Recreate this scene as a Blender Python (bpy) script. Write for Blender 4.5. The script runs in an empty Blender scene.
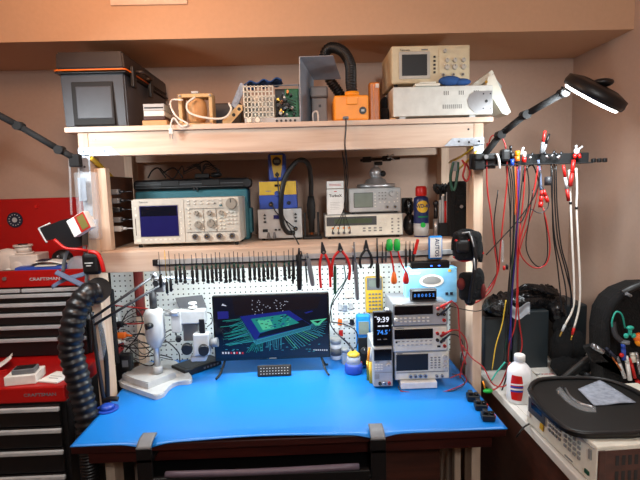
import bpy, bmesh, math, random
from mathutils import Vector, Matrix
random.seed(7)
SC = bpy.context.scene
COL = SC.collection
PI = math.pi
# ---------------------------------------------------------------- camera
CAM = Vector((0, 0, 1.69)); FPX = 480.0
_p, _y, _r = .1117, .0243, .0286
_f = Vector((math.sin(_y)*math.cos(_p), math.cos(_y)*math.cos(_p), -math.sin(_p)))
_r0 = Vector((math.cos(_y), -math.sin(_y), 0)); _u0 = _r0.cross(_f)
RIGHT = _r0*math.cos(_r) - _u0*math.sin(_r); UP = _r0*math.sin(_r) + _u0*math.cos(_r)
cd = bpy.data.cameras.new('camera'); cam = bpy.data.objects.new('camera', cd); COL.objects.link(cam)
cd.sensor_width = 36; cd.lens = 36*FPX/640; cd.clip_start = .05
mw = Matrix((RIGHT, UP, -_f)).transposed().to_4x4(); mw.translation = CAM
cam.matrix_world = mw; SC.camera = cam
def ray(px, py): return RIGHT*((px-320)/FPX) - UP*((py-240)/FPX) + _f
def W(px, py, Y):
    r = ray(px, py); return CAM + r*(Y/r.y)
def Wz(px, py, z):
    r = ray(px, py); return CAM + r*((z-CAM.z)/r.z)
def R(x0, y0, x1, y1, Y):
    a, b, c, d = W(x0, y0, Y), W(x1, y0, Y), W(x0, y1, Y), W(x1, y1, Y)
    return (a.x+c.x)/2, (b.x+d.x)/2, (c.z+d.z)/2, (a.z+b.z)/2     # x0 x1 z0 z1
# ---------------------------------------------------------------- materials
MATS = {}
def lin(c):
    c = c/255.0
    return c/12.92 if c <= .04045 else ((c+.055)/1.055)**2.4
def rgb(c): return (lin(c[0]), lin(c[1]), lin(c[2]), 1)
def M(name, col, r=.5, m=0, e=0, var=.08, sc=30, bump=0, alpha=1, trans=0, ecol=None):
    mt = bpy.data.materials.new(name); mt.use_nodes = True
    nt = mt.node_tree; P = nt.nodes['Principled BSDF']; L = nt.links.new
    tc = nt.nodes.new('ShaderNodeTexCoord'); no = nt.nodes.new('ShaderNodeTexNoise')
    no.inputs['Scale'].default_value = sc; no.inputs['Detail'].default_value = 3
    L(tc.outputs['Object'], no.inputs['Vector'])
    rp = nt.nodes.new('ShaderNodeValToRGB'); c = rgb(col)
    rp.color_ramp.elements[0].position = .3; rp.color_ramp.elements[1].position = .7
    rp.color_ramp.elements[0].color = tuple(x*(1-var) for x in c[:3])+(1,)
    rp.color_ramp.elements[1].color = tuple(min(1, x*(1+var)) for x in c[:3])+(1,)
    L(no.outputs['Fac'], rp.inputs['Fac']); L(rp.outputs['Color'], P.inputs['Base Color'])
    P.inputs['Roughness'].default_value = r; P.inputs['Metallic'].default_value = m
    if e:
        P.inputs['Emission Color'].default_value = rgb(ecol or col); P.inputs['Emission Strength'].default_value = e
    if alpha < 1: P.inputs['Alpha'].default_value = alpha
    if trans: P.inputs['Transmission Weight'].default_value = trans
    if bump:
        bp = nt.nodes.new('ShaderNodeBump'); bp.inputs['Strength'].default_value = bump
        bp.inputs['Distance'].default_value = .01
        L(no.outputs['Fac'], bp.inputs['Height']); L(bp.outputs['Normal'], P.inputs['Normal'])
    MATS[name] = mt; return mt
def wood(name, c1, c2, scale=(2, 30, 30), r=.6):
    mt = M(name, c1, r); nt = mt.node_tree; L = nt.links.new
    no = [n for n in nt.nodes if n.type == 'TEX_NOISE'][0]; tc = [n for n in nt.nodes if n.type == 'TEX_COORD'][0]
    mp = nt.nodes.new('ShaderNodeMapping'); mp.inputs['Scale'].default_value = scale
    L(tc.outputs['Object'], mp.inputs['Vector']); L(mp.outputs['Vector'], no.inputs['Vector'])
    no.inputs['Scale'].default_value = 1.6; no.inputs['Detail'].default_value = 6; no.inputs['Distortion'].default_value = .6
    rp = [n for n in nt.nodes if n.type == 'VALTORGB'][0]
    rp.color_ramp.elements[0].color = rgb(c2); rp.color_ramp.elements[1].color = rgb(c1)
    return mt
# setting
M('wall_paint', (190, 162, 144), .85, var=.02, sc=60, bump=.05)
M('soffit_paint', (205, 166, 134), .85, var=.02, sc=60, bump=.05)
M('cream_paint', (225, 200, 180), .7)
M('floor_mat', (70, 52, 45), .7)
wood('pine_x', (226, 204, 184), (204, 174, 150), (2, 14, 26))
wood('pine_z', (224, 198, 174), (200, 168, 140), (26, 14, 2))
wood('mahogany', (70, 26, 20), (42, 14, 12), (2, 14, 26), .35)
wood('brown_board', (106, 62, 38), (72, 40, 26), (26, 3, 2), .6)
wood('dark_panel', (78, 40, 28), (55, 28, 20), (2, 14, 26), .5)
M('table_white', (214, 212, 206), .4, var=.02)
# plastics / metals
M('mat_blue', (18, 120, 205), .38, var=.02, sc=8)
M('black', (12, 12, 14), .45); M('black_matte', (9, 9, 10), .7); M('lamp_black', (3, 3, 4), .85); M('black_gloss', (10, 10, 12), .18)
M('rubber', (22, 23, 26), .38); M('dark_gray', (45, 46, 50), .5); M('gray', (110, 112, 115), .5)
M('case_gray', (58, 60, 66), .5); M('case_lid', (46, 38, 36), .45)
M('light_gray', (180, 182, 182), .45); M('white', (232, 232, 228), .45); M('scope_white', (200, 198, 188), .45)
M('panel_gray', (176, 172, 162), .5); M('beige', (205, 192, 160), .5); M('putty', (200, 168, 118), .5)
M('inst_gray', (168, 170, 168), .45); M('inst_dark', (70, 72, 74), .5); M('ivory', (222, 220, 206), .45)
M('key_light', (222, 220, 212), .5); M('key_gray', (130, 130, 128), .5); M('knob_gray', (150, 146, 136), .4)
M('steel', (170, 172, 175), .3, .9); M('dark_steel', (70, 72, 76), .35, .9); M('zinc', (190, 198, 208), .4, .5, sc=90, var=.12)
M('brass', (200, 160, 70), .3, .9); M('alu', (200, 202, 204), .35, .8); M('sheet', (150, 160, 172), .45, .25); M('pale', (204, 206, 200), .5)
M('red', (200, 24, 18), .4); M('craft_red', (170, 12, 10), .4, var=.03); M('craft_black', (20, 19, 20), .4)
M('lead_red', (175, 32, 28), .45); M('lead_black', (15, 15, 16), .4); M('orange', (235, 110, 30), .4)
M('orange_yellow', (245, 150, 20), .45); M('amber', (205, 118, 28), .25); M('yellow', (216, 176, 48), .45); M('tray_black', (7, 8, 8), .5, var=.25, sc=14)
M('green', (20, 170, 60), .4); M('dark_green', (15, 70, 50), .45); M('teal', (60, 120, 130), .6)
M('turq', (40, 170, 150), .4); M('blue', (30, 70, 170), .4); M('hakko_blue', (45, 75, 165), .4); M('sky_blue', (25, 130, 210), .4)
M('navy', (18, 26, 48), .6); M('lead_blue', (40, 60, 170), .4); M('violet', (60, 34, 100), .4)
M('cloth_blue', (40, 80, 140), .9, bump=.4); M('fabric_black', (9, 10, 12), .95, bump=.5, sc=120)
M('strap_blue', (92, 104, 130), .8); M('paper', (230, 226, 218), .8); M('paper_blue', (120, 185, 225), .5)
M('copper', (190, 110, 60), .35, .8); M('pcb', (20, 110, 70), .5, var=.3, sc=120); M('shell_wood', (196, 150, 100), .6)
M('clear', (225, 232, 236), .12, alpha=.13); M('clear_bag', (210, 214, 220), .25, alpha=.4, bump=.6)
M('bag_black', (20, 20, 22), .22, bump=1.0, sc=30, var=.3); M('gray_cloth', (150, 160, 175), .9, bump=.5, sc=60, var=.25)
M('bin', (38, 46, 50), .4, var=.05); M('lcd', (120, 130, 120), .3); M('lcd_green', (70, 82, 60), .3); M('vfd', (12, 14, 18), .15)
M('led_white', (255, 250, 240), .4, e=12); M('led_blue', (60, 120, 255), .4, e=4); M('bottle_white', (236, 238, 240), .35)
M('screen_blue', (18, 18, 76), .3, e=.35); M('screen_dark', (12, 13, 16), .5); M('dark_red', (100, 24, 18), .8)
def lit(n, col, e, r=.3): M(n, (6, 6, 8), r, e=e, ecol=col)
lit('tv_bg', (6, 14, 36), .8, .2); lit('tv_brown', (26, 16, 24), .6, .2); lit('tv_teal', (30, 160, 150), .8); lit('tv_cyan', (60, 170, 200), .7); lit('tv_blue', (20, 36, 150), .8)
lit('tv_white', (230, 235, 255), .9); lit('tv_green', (90, 215, 170), .9); lit('digit_white', (235, 240, 255), 1.4); lit('digit_blue', (70, 150, 255), 1.3)
M('spool', (214, 200, 188), .5); M('white_cord', (228, 224, 214), .5); M('label_olive', (112, 104, 48), .6)
M('dell_purple', (92, 80, 92), .5); M('wd_blue', (28, 42, 92), .35); M('stripe_dark', (60, 48, 40), .6)
# pegboard with drilled holes as the board's own pattern
pm = M('pegboard', (226, 232, 228), .5, var=.01); nt = pm.node_tree; L = nt.links.new
tc = [n for n in nt.nodes if n.type == 'TEX_COORD'][0]
vm = nt.nodes.new('ShaderNodeVectorMath'); vm.operation = 'SCALE'; vm.inputs['Scale'].default_value = 1/.0254
L(tc.outputs['Object'], vm.inputs[0])
fr = nt.nodes.new('ShaderNodeVectorMath'); fr.operation = 'FRACTION'; L(vm.outputs[0], fr.inputs[0])
sb = nt.nodes.new('ShaderNodeVectorMath'); sb.operation = 'SUBTRACT'; sb.inputs[1].default_value = (.5, .5, .5); L(fr.outputs[0], sb.inputs[0])
ml = nt.nodes.new('ShaderNodeVectorMath'); ml.operation = 'MULTIPLY'; ml.inputs[1].default_value = (1, 0, 1); L(sb.outputs[0], ml.inputs[0])
ln = nt.nodes.new('ShaderNodeVectorMath'); ln.operation = 'LENGTH'; L(ml.outputs[0], ln.inputs[0])
lt = nt.nodes.new('ShaderNodeMath'); lt.operation = 'LESS_THAN'; lt.inputs[1].default_value = .15; L(ln.outputs['Value'], lt.inputs[0])
mx = nt.nodes.new('ShaderNodeMix'); mx.data_type = 'RGBA'; mx.inputs[6].default_value = rgb((226, 232, 228)); mx.inputs[7].default_value = rgb((40, 42, 44))
L(lt.outputs[0], mx.inputs[0]); L(mx.outputs[2], nt.nodes['Principled BSDF'].inputs['Base Color'])
# ---------------------------------------------------------------- mesh builder
def catmull(pts, n=6):
    pts = [Vector(p) for p in pts]
    if len(pts) < 3: return pts
    out = []; q = [pts[0]*2-pts[1]] + pts + [pts[-1]*2-pts[-2]]
    for i in range(1, len(q)-2):
        a, b, c, d = q[i-1], q[i], q[i+1], q[i+2]
        for k in range(n):
            t = k/n
            out.append(.5*((2*b)+(c-a)*t+(2*a-5*b+4*c-d)*t*t+(3*b-a-3*c+d)*t**3))
    out.append(pts[-1]); return out
_text = {}
class B:
    def __init__(s, mat='black'): s.bm = bmesh.new(); s.mats = []; s.mi = 0; s.T = Matrix(); s.m(mat)
    def m(s, n):
        if n not in s.mats: s.mats.append(n)
        s.mi = s.mats.index(n); return s
    def at(s, loc=(0, 0, 0), rz=0, rx=0, ry=0):
        s.T = Matrix.Translation(Vector(loc)) @ Matrix.Rotation(rz, 4, 'Z') @ Matrix.Rotation(rx, 4, 'X') @ Matrix.Rotation(ry, 4, 'Y'); return s
    def _done(s, vs, smooth=False, T=None):
        T = s.T if T is None else s.T @ T
        fs = set()
        for v in vs:
            v.co = T @ v.co
            for f in v.link_faces: fs.add(f)
        for f in fs: f.material_index = s.mi; f.smooth = smooth
    def box(s, x0, x1, y0, y1, z0, z1, bev=0, seg=2):
        r = bmesh.ops.create_cube(s.bm, size=1); vs = r['verts']
        for v in vs: v.co = Vector(((x0+x1)/2+v.co.x*(x1-x0), (y0+y1)/2+v.co.y*(y1-y0), (z0+z1)/2+v.co.z*(z1-z0)))
        if bev:
            bev = min(bev, .45*min(abs(x1-x0), abs(y1-y0), abs(z1-z0)))
            es = list({e for v in vs for e in v.link_edges})
            g = bmesh.ops.bevel(s.bm, geom=es, offset=bev, segments=seg, affect='EDGES', profile=.5)
            vs = list({v for f in g['faces'] for v in f.verts} | {v for v in vs if v.is_valid})
        s._done(vs); return s
    def cyl(s, a, b, r, r2=None, n=16, smooth=True, caps=True):
        a, b = Vector(a), Vector(b); d = b-a
        if d.length < 1e-6: return s
        g = bmesh.ops.create_cone(s.bm, cap_ends=caps, segments=n, radius1=r, radius2=r if r2 is None else r2, depth=d.length)
        T = Matrix.Translation((a+b)/2) @ Vector((0, 0, 1)).rotation_difference(d).to_matrix().to_4x4()
        s._done(g['verts'], False, T)
        if smooth:
            for f in {f for v in g['verts'] for f in v.link_faces}:
                if len(f.verts) == 4: f.smooth = True
        return s
    def ball(s, c, rx, ry=None, rz=None, n=14):
        g = bmesh.ops.create_uvsphere(s.bm, u_segments=n, v_segments=max(6, n*2//3), radius=1)
        ry = rx if ry is None else ry; rz = rx if rz is None else rz
        s._done(g['verts'], True, Matrix.Translation(Vector(c)) @ Matrix.Diagonal((rx, ry, rz, 1))); return s
    def tube(s, pts, r, n=7, smooth_pts=True, rf=None, flat=1):
        P = catmull(pts) if smooth_pts else [Vector(p) for p in pts]
        rings = []; t = (P[1]-P[0]).normalized(); u = t.orthogonal().normalized()
        for i, p in enumerate(P):
            a = P[max(0, i-1)]; b = P[min(len(P)-1, i+1)]; tt = (b-a)
            if tt.length > 1e-9:
                tt.normalize(); q = t.rotation_difference(tt); u = q @ u; t = tt
            w = t.cross(u); rr = r if rf is None else r*rf(i/(len(P)-1))
            rings.append([s.bm.verts.new(s.T @ (p + (u*math.cos(2*PI*k/n)+w*flat*math.sin(2*PI*k/n))*rr)) for k in range(n)])
        for A, Bq in zip(rings, rings[1:]):
            for k in range(n):
                f = s.bm.faces.new((A[k], A[(k+1) % n], Bq[(k+1) % n], Bq[k])); f.material_index = s.mi; f.smooth = True
        for rg in (rings[0][::-1], rings[-1]):
            f = s.bm.faces.new(rg); f.material_index = s.mi
        return s
    def lathe(s, prof, c=(0, 0, 0), n=24, axis=None, smooth=True):
        T = Matrix.Translation(Vector(c))
        if axis: T = T @ Vector((0, 0, 1)).rotation_difference(Vector(axis)).to_matrix().to_4x4()
        T = s.T @ T; rings = []
        for r, z in prof:
            rings.append([s.bm.verts.new(T @ Vector((r*math.cos(2*PI*k/n), r*math.sin(2*PI*k/n), z))) for k in range(n)])
        for A, Bq in zip(rings, rings[1:]):
            for k in range(n):
                f = s.bm.faces.new((A[k], A[(k+1) % n], Bq[(k+1) % n], Bq[k])); f.material_index = s.mi; f.smooth = smooth
        f = s.bm.faces.new(rings[0][::-1]); f.material_index = s.mi
        f = s.bm.faces.new(rings[-1]); f.material_index = s.mi
        return s
    def prism(s, poly, a, b, plane='xz'):
        def mk(u, v, w):
            return {'xz': Vector((u, w, v)), 'xy': Vector((u, v, w)), 'yz': Vector((w, u, v))}[plane]
        A = [s.bm.verts.new(s.T @ mk(u, v, a)) for u, v in poly]; Bq = [s.bm.verts.new(s.T @ mk(u, v, b)) for u, v in poly]
        n = len(poly); fs = [s.bm.faces.new(A), s.bm.faces.new(Bq[::-1])]
        for k in range(n): fs.append(s.bm.faces.new((A[k], Bq[k], Bq[(k+1) % n], A[(k+1) % n])))
        for f in fs: f.material_index = s.mi
        return s
    def grid(s, f, nu, nv, thick=0, smooth=True, close_u=False):
        V = [[s.bm.verts.new(s.T @ Vector(f(i/nu, j/nv))) for j in range(nv+1)] for i in range(nu+1)]
        for i in range(nu):
            for j in range(nv):
                q = s.bm.faces.new((V[i][j], V[i+1][j], V[i+1][j+1], V[i][j+1])); q.material_index = s.mi; q.smooth = smooth
        return s
    def text(s, txt, loc, size, rz=0, rx=PI/2, ry=0, ext=.0004, align='CENTER', sx=1, roll=0):
        k = (txt, align)
        if k not in _text:
            c = bpy.data.curves.new('lettering', 'FONT'); c.body = txt; c.size = 1; c.align_x = align; c.align_y = 'CENTER'; c.resolution_u = 2; c.offset = .018
            o = bpy.data.objects.new('lettering', c); COL.objects.link(o)
            dg = bpy.context.evaluated_depsgraph_get()
            _text[k] = bpy.data.meshes.new_from_object(o.evaluated_get(dg)); bpy.data.objects.remove(o)
        n0 = len(s.bm.verts); s.bm.from_mesh(_text[k]); s.bm.verts.ensure_lookup_table()
        vs = s.bm.verts[n0:]
        T = Matrix.Translation(Vector(loc)) @ Matrix.Rotation(rz, 4, 'Z') @ Matrix.Rotation(rx, 4, 'X') @ Matrix.Rotation(ry, 4, 'Y') @ Matrix.Rotation(roll, 4, 'Z') @ Matrix.Diagonal((size*sx, size, size, 1))
        s._done(vs, False, T)
        return s
    def mesh(s, name):
        me = bpy.data.meshes.new(name)
        bmesh.ops.recalc_face_normals(s.bm, faces=[f for f in s.bm.faces]) if getattr(s, 'fixn', True) else None
        s.bm.to_mesh(me); s.bm.free()
        for n in s.mats: me.materials.append(MATS[n])
        return me
    def obj(s, name, parent=None, label=None, solid=0, sub=0):
        o = bpy.data.objects.new(name, s.mesh(name)); COL.objects.link(o)
        if parent is not None: o.parent = parent
        if label: o['label'] = label
        if solid:
            md = o.modifiers.new('Solidify', 'SOLIDIFY'); md.thickness = solid; md.offset = 0
        if sub:
            md = o.modifiers.new('Subdivision', 'SUBSURF'); md.levels = sub; md.render_levels = sub
        return o
def thing(name, label, cat, loc=(0, 0, 0), rz=0, group=None):
    o = bpy.data.objects.new(name, None); COL.objects.link(o); o.empty_display_size = .02
    o.location = loc; o.rotation_euler = (0, 0, rz); o['label'] = label; o['category'] = cat
    if group: o['group'] = group
    return o
def tag(o, label, cat, group=None, kind=None):
    o['label'] = label; o['category'] = cat
    if group: o['group'] = group
    if kind: o['kind'] = kind
    return o
def struct(o): o['kind'] = 'structure'; return o
def inst_copy(src, parent, loc):
    o = src.copy(); COL.objects.link(o); o.parent = parent; o.location = loc; return o
_cache = {}
class Inst:
    """bench instrument: local origin at front bottom centre, front faces -y; u,v = front panel fractions (v down)"""
    def __init__(s, name, label, cat, x0, x1, z0, z1, Y, d, mat, rz=0, bev=.004, face=None, feet=True, inset=.004, group=None):
        s.w = x1-x0; s.h = z1-z0; s.d = d
        s.root = thing(name, label, cat, ((x0+x1)/2, Y, z0), rz, group)
        w, h = s.w, s.h
        B(mat).box(-w/2, w/2, 0, d, 0, h, bev).obj('body', s.root)
        if face: B(face).box(-w/2+inset, w/2-inset, -.002, .003, inset, h-inset, .001).obj('front_panel', s.root)
        if feet and z0:
            f = feet if feet is not True else .008
            for sx in (-1, 1):
                for yy in (.02, d-.03): B('black_matte').cyl((sx*(w/2-.02), yy, -f), (sx*(w/2-.02), yy, .001), .008, n=10).obj('foot', s.root)
    def uv(s, u, v, y=-.003): return Vector(((u-.5)*s.w, y, (1-v)*s.h))
    def scr(s, u0, v0, u1, v1, mat='screen_dark', bez='black', name='screen', pad=.004):
        a, b = s.uv(u0, v1), s.uv(u1, v0)
        t = B(bez)
        if bez: t.box(a.x-pad, b.x+pad, -.004, .001, a.z-pad, b.z+pad, .0015); t.m(mat)
        else: t = B(mat)
        t.box(a.x, b.x, -.0052, -.0038, a.z, b.z)
        return t.obj(name, s.root)
    def knob(s, u, v, r, mat='knob_gray', dp=.014, name='knob'):
        k = ('k', round(r, 4), mat, dp)
        if k not in _cache:
            o = B(mat).cyl((0, 0, 0), (0, -dp, 0), r, r*.86, n=18).m('key_light' if mat in ('black', 'dark_gray', 'inst_dark') else 'dark_gray').box(-r*.08, r*.08, -dp-.0004, -dp+.001, r*.2, r*.8).obj(name, s.root)
            o.location = s.uv(u, v, -.001); _cache[k] = o; return o
        o = inst_copy(_cache[k], s.root, s.uv(u, v, -.001)); return o
    def btn(s, u, v, w=.009, h=.005, mat='key_light', name='button'):
        k = ('b', round(w, 4), round(h, 4), mat, name)
        if k not in _cache:
            o = B(mat).box(-w/2, w/2, -.0035, .001, -h/2, h/2, .0008, 1).obj(name, s.root); o.location = s.uv(u, v, -.0015); _cache[k] = o; return o
        return inst_copy(_cache[k], s.root, s.uv(u, v, -.0015))
    def btns(s, us, vs, w=.009, h=.005, mat='key_light'):
        for v in vs:
            for u in us: s.btn(u, v, w, h, mat)
    def bnc(s, u, v, r=.006, mat='steel', name='connector'):
        k = ('c', round(r, 4), mat, name)
        if k not in _cache:
            o = B(mat).cyl((0, 0, 0), (0, -.011, 0), r, n=14).m('dark_gray').cyl((0, -.0105, 0), (0, -.0115, 0), r*.62, n=12).m('brass').cyl((0, -.0110, 0), (0, -.0122, 0), r*.2, n=8).obj(name, s.root)
            o.location = s.uv(u, v, -.001); _cache[k] = o; return o
        return inst_copy(_cache[k], s.root, s.uv(u, v, -.001))
    def text(s, t, u, v, size, mat='dark_gray', align='CENTER', name='lettering'):
        return B(mat).text(t, s.uv(u, v, -.0031), size, align=align).obj(name, s.root)
    def line(s, u0, v0, u1, v1, mat='key_gray', name='trim_line'):
        a, b = s.uv(u0, v1), s.uv(u1, v0)
        return B(mat).box(a.x, b.x, -.0034, -.001, a.z, b.z).obj(name, s.root)
def px_inst(name, label, cat, x0, y0, x1, y1, Y, d, mat, base=None, **k):
    a, b, c, e = R(x0, y0, x1, y1, Y)
    if base is not None: e += base-c; c = base
    return Inst(name, label, cat, a, b, c, e, Y, d, mat, **k)
ORD = ['first', 'second', 'third', 'fourth', 'fifth', 'sixth', 'seventh', 'eighth', 'ninth', 'tenth', 'eleventh', 'twelfth', 'thirteenth', 'fourteenth', 'fifteenth', 'sixteenth', 'seventeenth', 'eighteenth', 'nineteenth', 'twentieth',
       'twenty-first', 'twenty-second', 'twenty-third', 'twenty-fourth', 'twenty-fifth', 'twenty-sixth', 'twenty-seventh', 'twenty-eighth', 'twenty-ninth', 'thirtieth', 'thirty-first', 'thirty-second', 'thirty-third']
def cable(name, label, cat, pts, r, mat, group=None, n=7):
    """pts: (px, py, Y) traced in the room"""
    o = B(mat).tube([W(*p) for p in pts], r, n).obj(name); return tag(o, label, cat, group)
# ================================================================ the room
YW = 2.48; XR = 1.37
zs = 2.297
struct(B('wall_paint').box(-2.4, XR+.1, YW, YW+.1, 0, 2.7).obj('wall_back'))
struct(B('wall_paint').box(XR, XR+.1, -1.6, YW+.1, 0, 2.7).obj('wall_right'))
struct(B('wall_paint').box(-2.4, -2.3, -1.6, YW, 0, 2.7).obj('wall_left'))
struct(B('wall_paint').box(-2.4, XR+.1, -1.7, -1.6, 0, 2.7).obj('wall_front'))
struct(B('floor_mat').box(-2.4, XR+.1, -1.7, YW+.1, -.1, 0).obj('floor'))
struct(B('cream_paint').box(-2.4, XR+.1, -1.7, YW+.1, 2.7, 2.8).obj('ceiling'))
struct(B('soffit_paint').box(-2.3, XR, 2.03, YW, zs, 2.7).obj('ceiling_soffit'))
x0, x1, z0, z1 = R(110, -14, 187, 5, 2.025)
tag(B('cream_paint').box(x0, x1, 2.02, 2.03, z0, z1, .002).obj('wall_plate'), 'cream blank plate fixed high on the front of the soffit', 'plate')
# ================================================================ shelving
SZ = 1.939; MZ = 1.455
sh = thing('shelving_unit', 'tall pine shelving frame with two long shelves built over the workbench', 'shelf', (0, 1.9, 0))
def sp(name, mat, *a, bev=.002):
    x0, x1, y0, y1, z0, z1 = a
    return B(mat).box(x0, x1, y0-1.9, y1-1.9, z0, z1, bev).obj(name, sh)
sp('post', 'pine_z', -.873, -.835, 1.9, 1.989, 0, 1.919); sp('post', 'pine_z', .662, .70, 1.9, 1.989, 0, 1.919)
sp('post', 'pine_z', -.875, -.837, 2.36, 2.44, 0, 1.919); sp('post', 'pine_z', .662, .70, 2.36, 2.44, 0, 1.919)
sp('shelf_board', 'pine_x', -.914, .733, 1.885, 2.46, 1.9195, SZ)
sp('shelf_board', 'pine_x', -.825, .652, 1.92, 2.44, MZ-.019, MZ)
sp('beam', 'pine_x', -.834, .661, 1.901, 1.938, 1.829, 1.919); sp('beam', 'pine_x', -.835, .662, 1.901, 1.919, 1.372, MZ-.002)
sp('beam', 'pine_x', -.834, .661, 2.40, 2.438, 1.829, 1.919); sp('beam', 'pine_x', -.834, .661, 2.36, 2.398, 1.36, MZ-.0195)
def bracket(sx):
    xo = -.874 if sx > 0 else .701
    t = B('zinc').prism([(xo, 1.862), (xo+sx*.125, 1.862), (xo+sx*.158, 1.832), (xo+sx*.03, 1.830), (xo, 1.832)][::1], 1.8965-1.9, 1.899-1.9)
    t.prism([(xo, 1.835), (xo+sx*.042, 1.835), (xo+sx*.036, 1.60 if sx > 0 else 1.76), (xo+sx*.004, 1.60 if sx > 0 else 1.76)], 1.8965-1.9, 1.899-1.9)
    o = t.obj('corner_bracket', sh)
    for dx, dz in ((.02, 1.847), (.06, 1.845), (.10, 1.848), (.02, 1.79)):
        B('dark_steel').cyl((xo+sx*dx, -.0035, dz), (xo+sx*dx, -.006, dz), .004, n=8).obj('screw', o)
bracket(1); bracket(-1)
for x in (-.81, .64):
    for z in (1.895,):
        B('dark_steel').cyl((x, .0015, z), (x, -.001, z), .004, n=8).obj('screw', sh)
# inner stub post and probe board at left of the middle shelf
x0, x1, z0, z1 = R(94, 168, 108, 250, 1.93)
pb = thing('probe_rack', 'brown side board hung with gray probe adapters beside the scope, pine front edge', 'rack', (x0, 1.935, MZ))
B('pine_z').box(0, x1-x0, 0, .04, .001, .33, .002).obj('front_edge', pb)
B('brown_board').box(.012, .03, .041, .36, .001, .30, .002).obj('board', pb)
for i, (py, mt) in enumerate(((192, 'gray'), (201, 'gray'), (210, 'dark_steel'), (220, 'gray'), (229, 'light_gray'))):
    z = W(112, py, 2.0).z-MZ
    k = thing('probe_adapter', '%s %s connector plug from the top hanging on the brown side board' % (ORD[i], {'gray': 'gray', 'dark_steel': 'dark metal', 'light_gray': 'white'}[mt]), 'connector', (x0+.032, 1.99, MZ+z))
    B(mt).box(0, .045, 0, .03, -.011, .011, .004).obj('body', k)
    B('dark_steel' if mt != 'light_gray' else 'light_gray').cyl((.045, .015, 0), (.062, .015, 0), .006).cyl((.062, .015, 0), (.095, .015, 0), .0022).obj('tip', k)
# red curtain strip, pegboard
pg = B('pegboard').box(-.97, .70, 2.335, 2.341, .8445, 1.355).obj('pegboard'); pg.location = (0, 0, 0)
tag(pg, 'white perforated pegboard behind the blue bench under the middle shelf', 'pegboard')
tag(B('pine_z').box(-.845, -.808, 2.29, 2.334, 0.8445, 1.358, .002).obj('wood_batten'), 'narrow pine batten along the left edge of the white pegboard', 'batten')
tag(B('dark_red').box(-.80, -.765, 2.16, 2.21, 1.12, 1.355, .012).obj('rolled_cloth'), 'dark red rolled cloth strip hanging left of the pegboard', 'cloth')
# ================================================================ workbench
DZ = .85
wb = thing('workbench', 'dark mahogany workbench with pine legs under the blue mat', 'workbench', (-.08, 1.54, 0))
def wp(name, mat, x0, x1, y0, y1, z0, z1, bev=.002): return B(mat).box(x0+.08, x1+.08, y0-1.54, y1-1.54, z0, z1, bev).obj(name, wb)
wp('worktop', 'mahogany', -.822, .66, 1.55, 2.33, DZ-.036, DZ-.008, .004)
wp('apron', 'mahogany', -.79, .63, 1.60, 1.62, DZ-.1, DZ-.037)
for x, y in ((-.74, 1.95), (.635, 1.99)):
    wp('leg', 'pine_z', x-.014, x+.014, y+.012, y+.05, 0, DZ-.0375)
wp('back_panel', 'dark_panel', .24, .50, 1.80, 1.82, .02, DZ-.04)
for x0, x1, zz0, zz1 in ((-.6, .22, .2, .78),): wp('drawer_cabinet', 'black_matte', x0, x1, 1.95, 2.0, zz0, zz1)
# mat with a sagging, bulging front edge
def matf(u, v):
    x = -.816+u*1.474; y = 1.536+v*.79
    z = DZ
    e = max(0, 1-v/.10)
    for cx in (-.565, .212):
        g = math.exp(-((x-cx)/.05)**2); z -= .015*g*e*e
    z += .011*e*e*(math.cos((x+.175)/.39*PI/2)**2 if abs(x+.175) < .39 else 0)
    z += .003*math.exp(-((x+.3)/.3)**2)*math.sin(v*PI)
    return (x, y, z)
mo = B('mat_blue').grid(matf, 120, 36).obj('work_mat', solid=.003)
tag(mo, 'bright blue antistatic mat covering the whole workbench top', 'mat')
# ================================================================ keyboard tray hung on two clamps
kt = thing('keyboard_tray', 'black under-desk keyboard tray hung below the front edge of the blue bench', 'tray', (-.18, 1.5, .70))
xa, xb, za, zb = R(162, 462, 362, 470, 1.50)
B('black').box(-.42, .42, .02, .30, .0, .015, .004).obj('tray_board', kt)
B('dell_purple').tube([(xa+.18+.01, 0, .06), (0, -.01, .062), (xb+.18-.01, 0, .06)], .011, 10).obj('front_bar', kt)
B('black').box(-.36, .36, .0, .02, 0, .045, .003).obj('front_lip', kt)
for cx in (-.565, .212):
    q = cx+.18
    c = B('black').box(q-.026, q+.026, .010, .022, .0, DZ-.705, .003).box(q-.026, q+.026, .010, .10, DZ-.70-.055, DZ-.70-.04, .003).obj('clamp', kt)
    B('gray').grid(lambda u, v: (q-.024+.048*u, .008+.075*v, DZ-.70-.004+.016*math.sin(min(1, v*1.6)*PI/2)), 6, 8).obj('pad', c, solid=.006)
# ================================================================ tool chest and cabinet
CZ = .974
tcb = thing('tool_cabinet', 'large red and black rolling tool cabinet standing left of the bench', 'tool cabinet', (-1.35, 1.75, 0))
B('craft_red').box(-.42, .42, 0, .62, CZ-.062, CZ, .006).obj('top', tcb)
B('craft_black').box(-.415, .415, .01, .61, .06, CZ-.063, .004).obj('body', tcb)
for sx in (-1, 1):
    for yy in (.06, .55): B('rubber').cyl((sx*.36-.015, yy, .03), (sx*.36+.015, yy, .03), .03).obj('caster', tcb)
B('gray').text('CRAFTSMAN', (W(40, 393, 1.75).x+1.35, -.0015, CZ-.030), .017, sx=1.25).obj('lettering', tcb)
zt = CZ-.068
for i in range(7):
    hh = (.085, .085, .1, .11, .12, .12, .12)[i]
    d = B('craft_black').box(-.40, .40, -.012, .01, zt-hh+.006, zt, .003).obj('drawer', tcb)
    B('light_gray').box(-.40, .405, -.026, -.0125, zt-.020, zt-.003, .004).obj('handle', d)
    zt -= hh
CX = -.985; CT = 1.361
tch = thing('tool_chest', 'red and black tool chest with raised lid and six drawers, on the cabinet', 'tool chest', (CX-.36, 2.1, CZ))
H = CT-CZ
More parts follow.
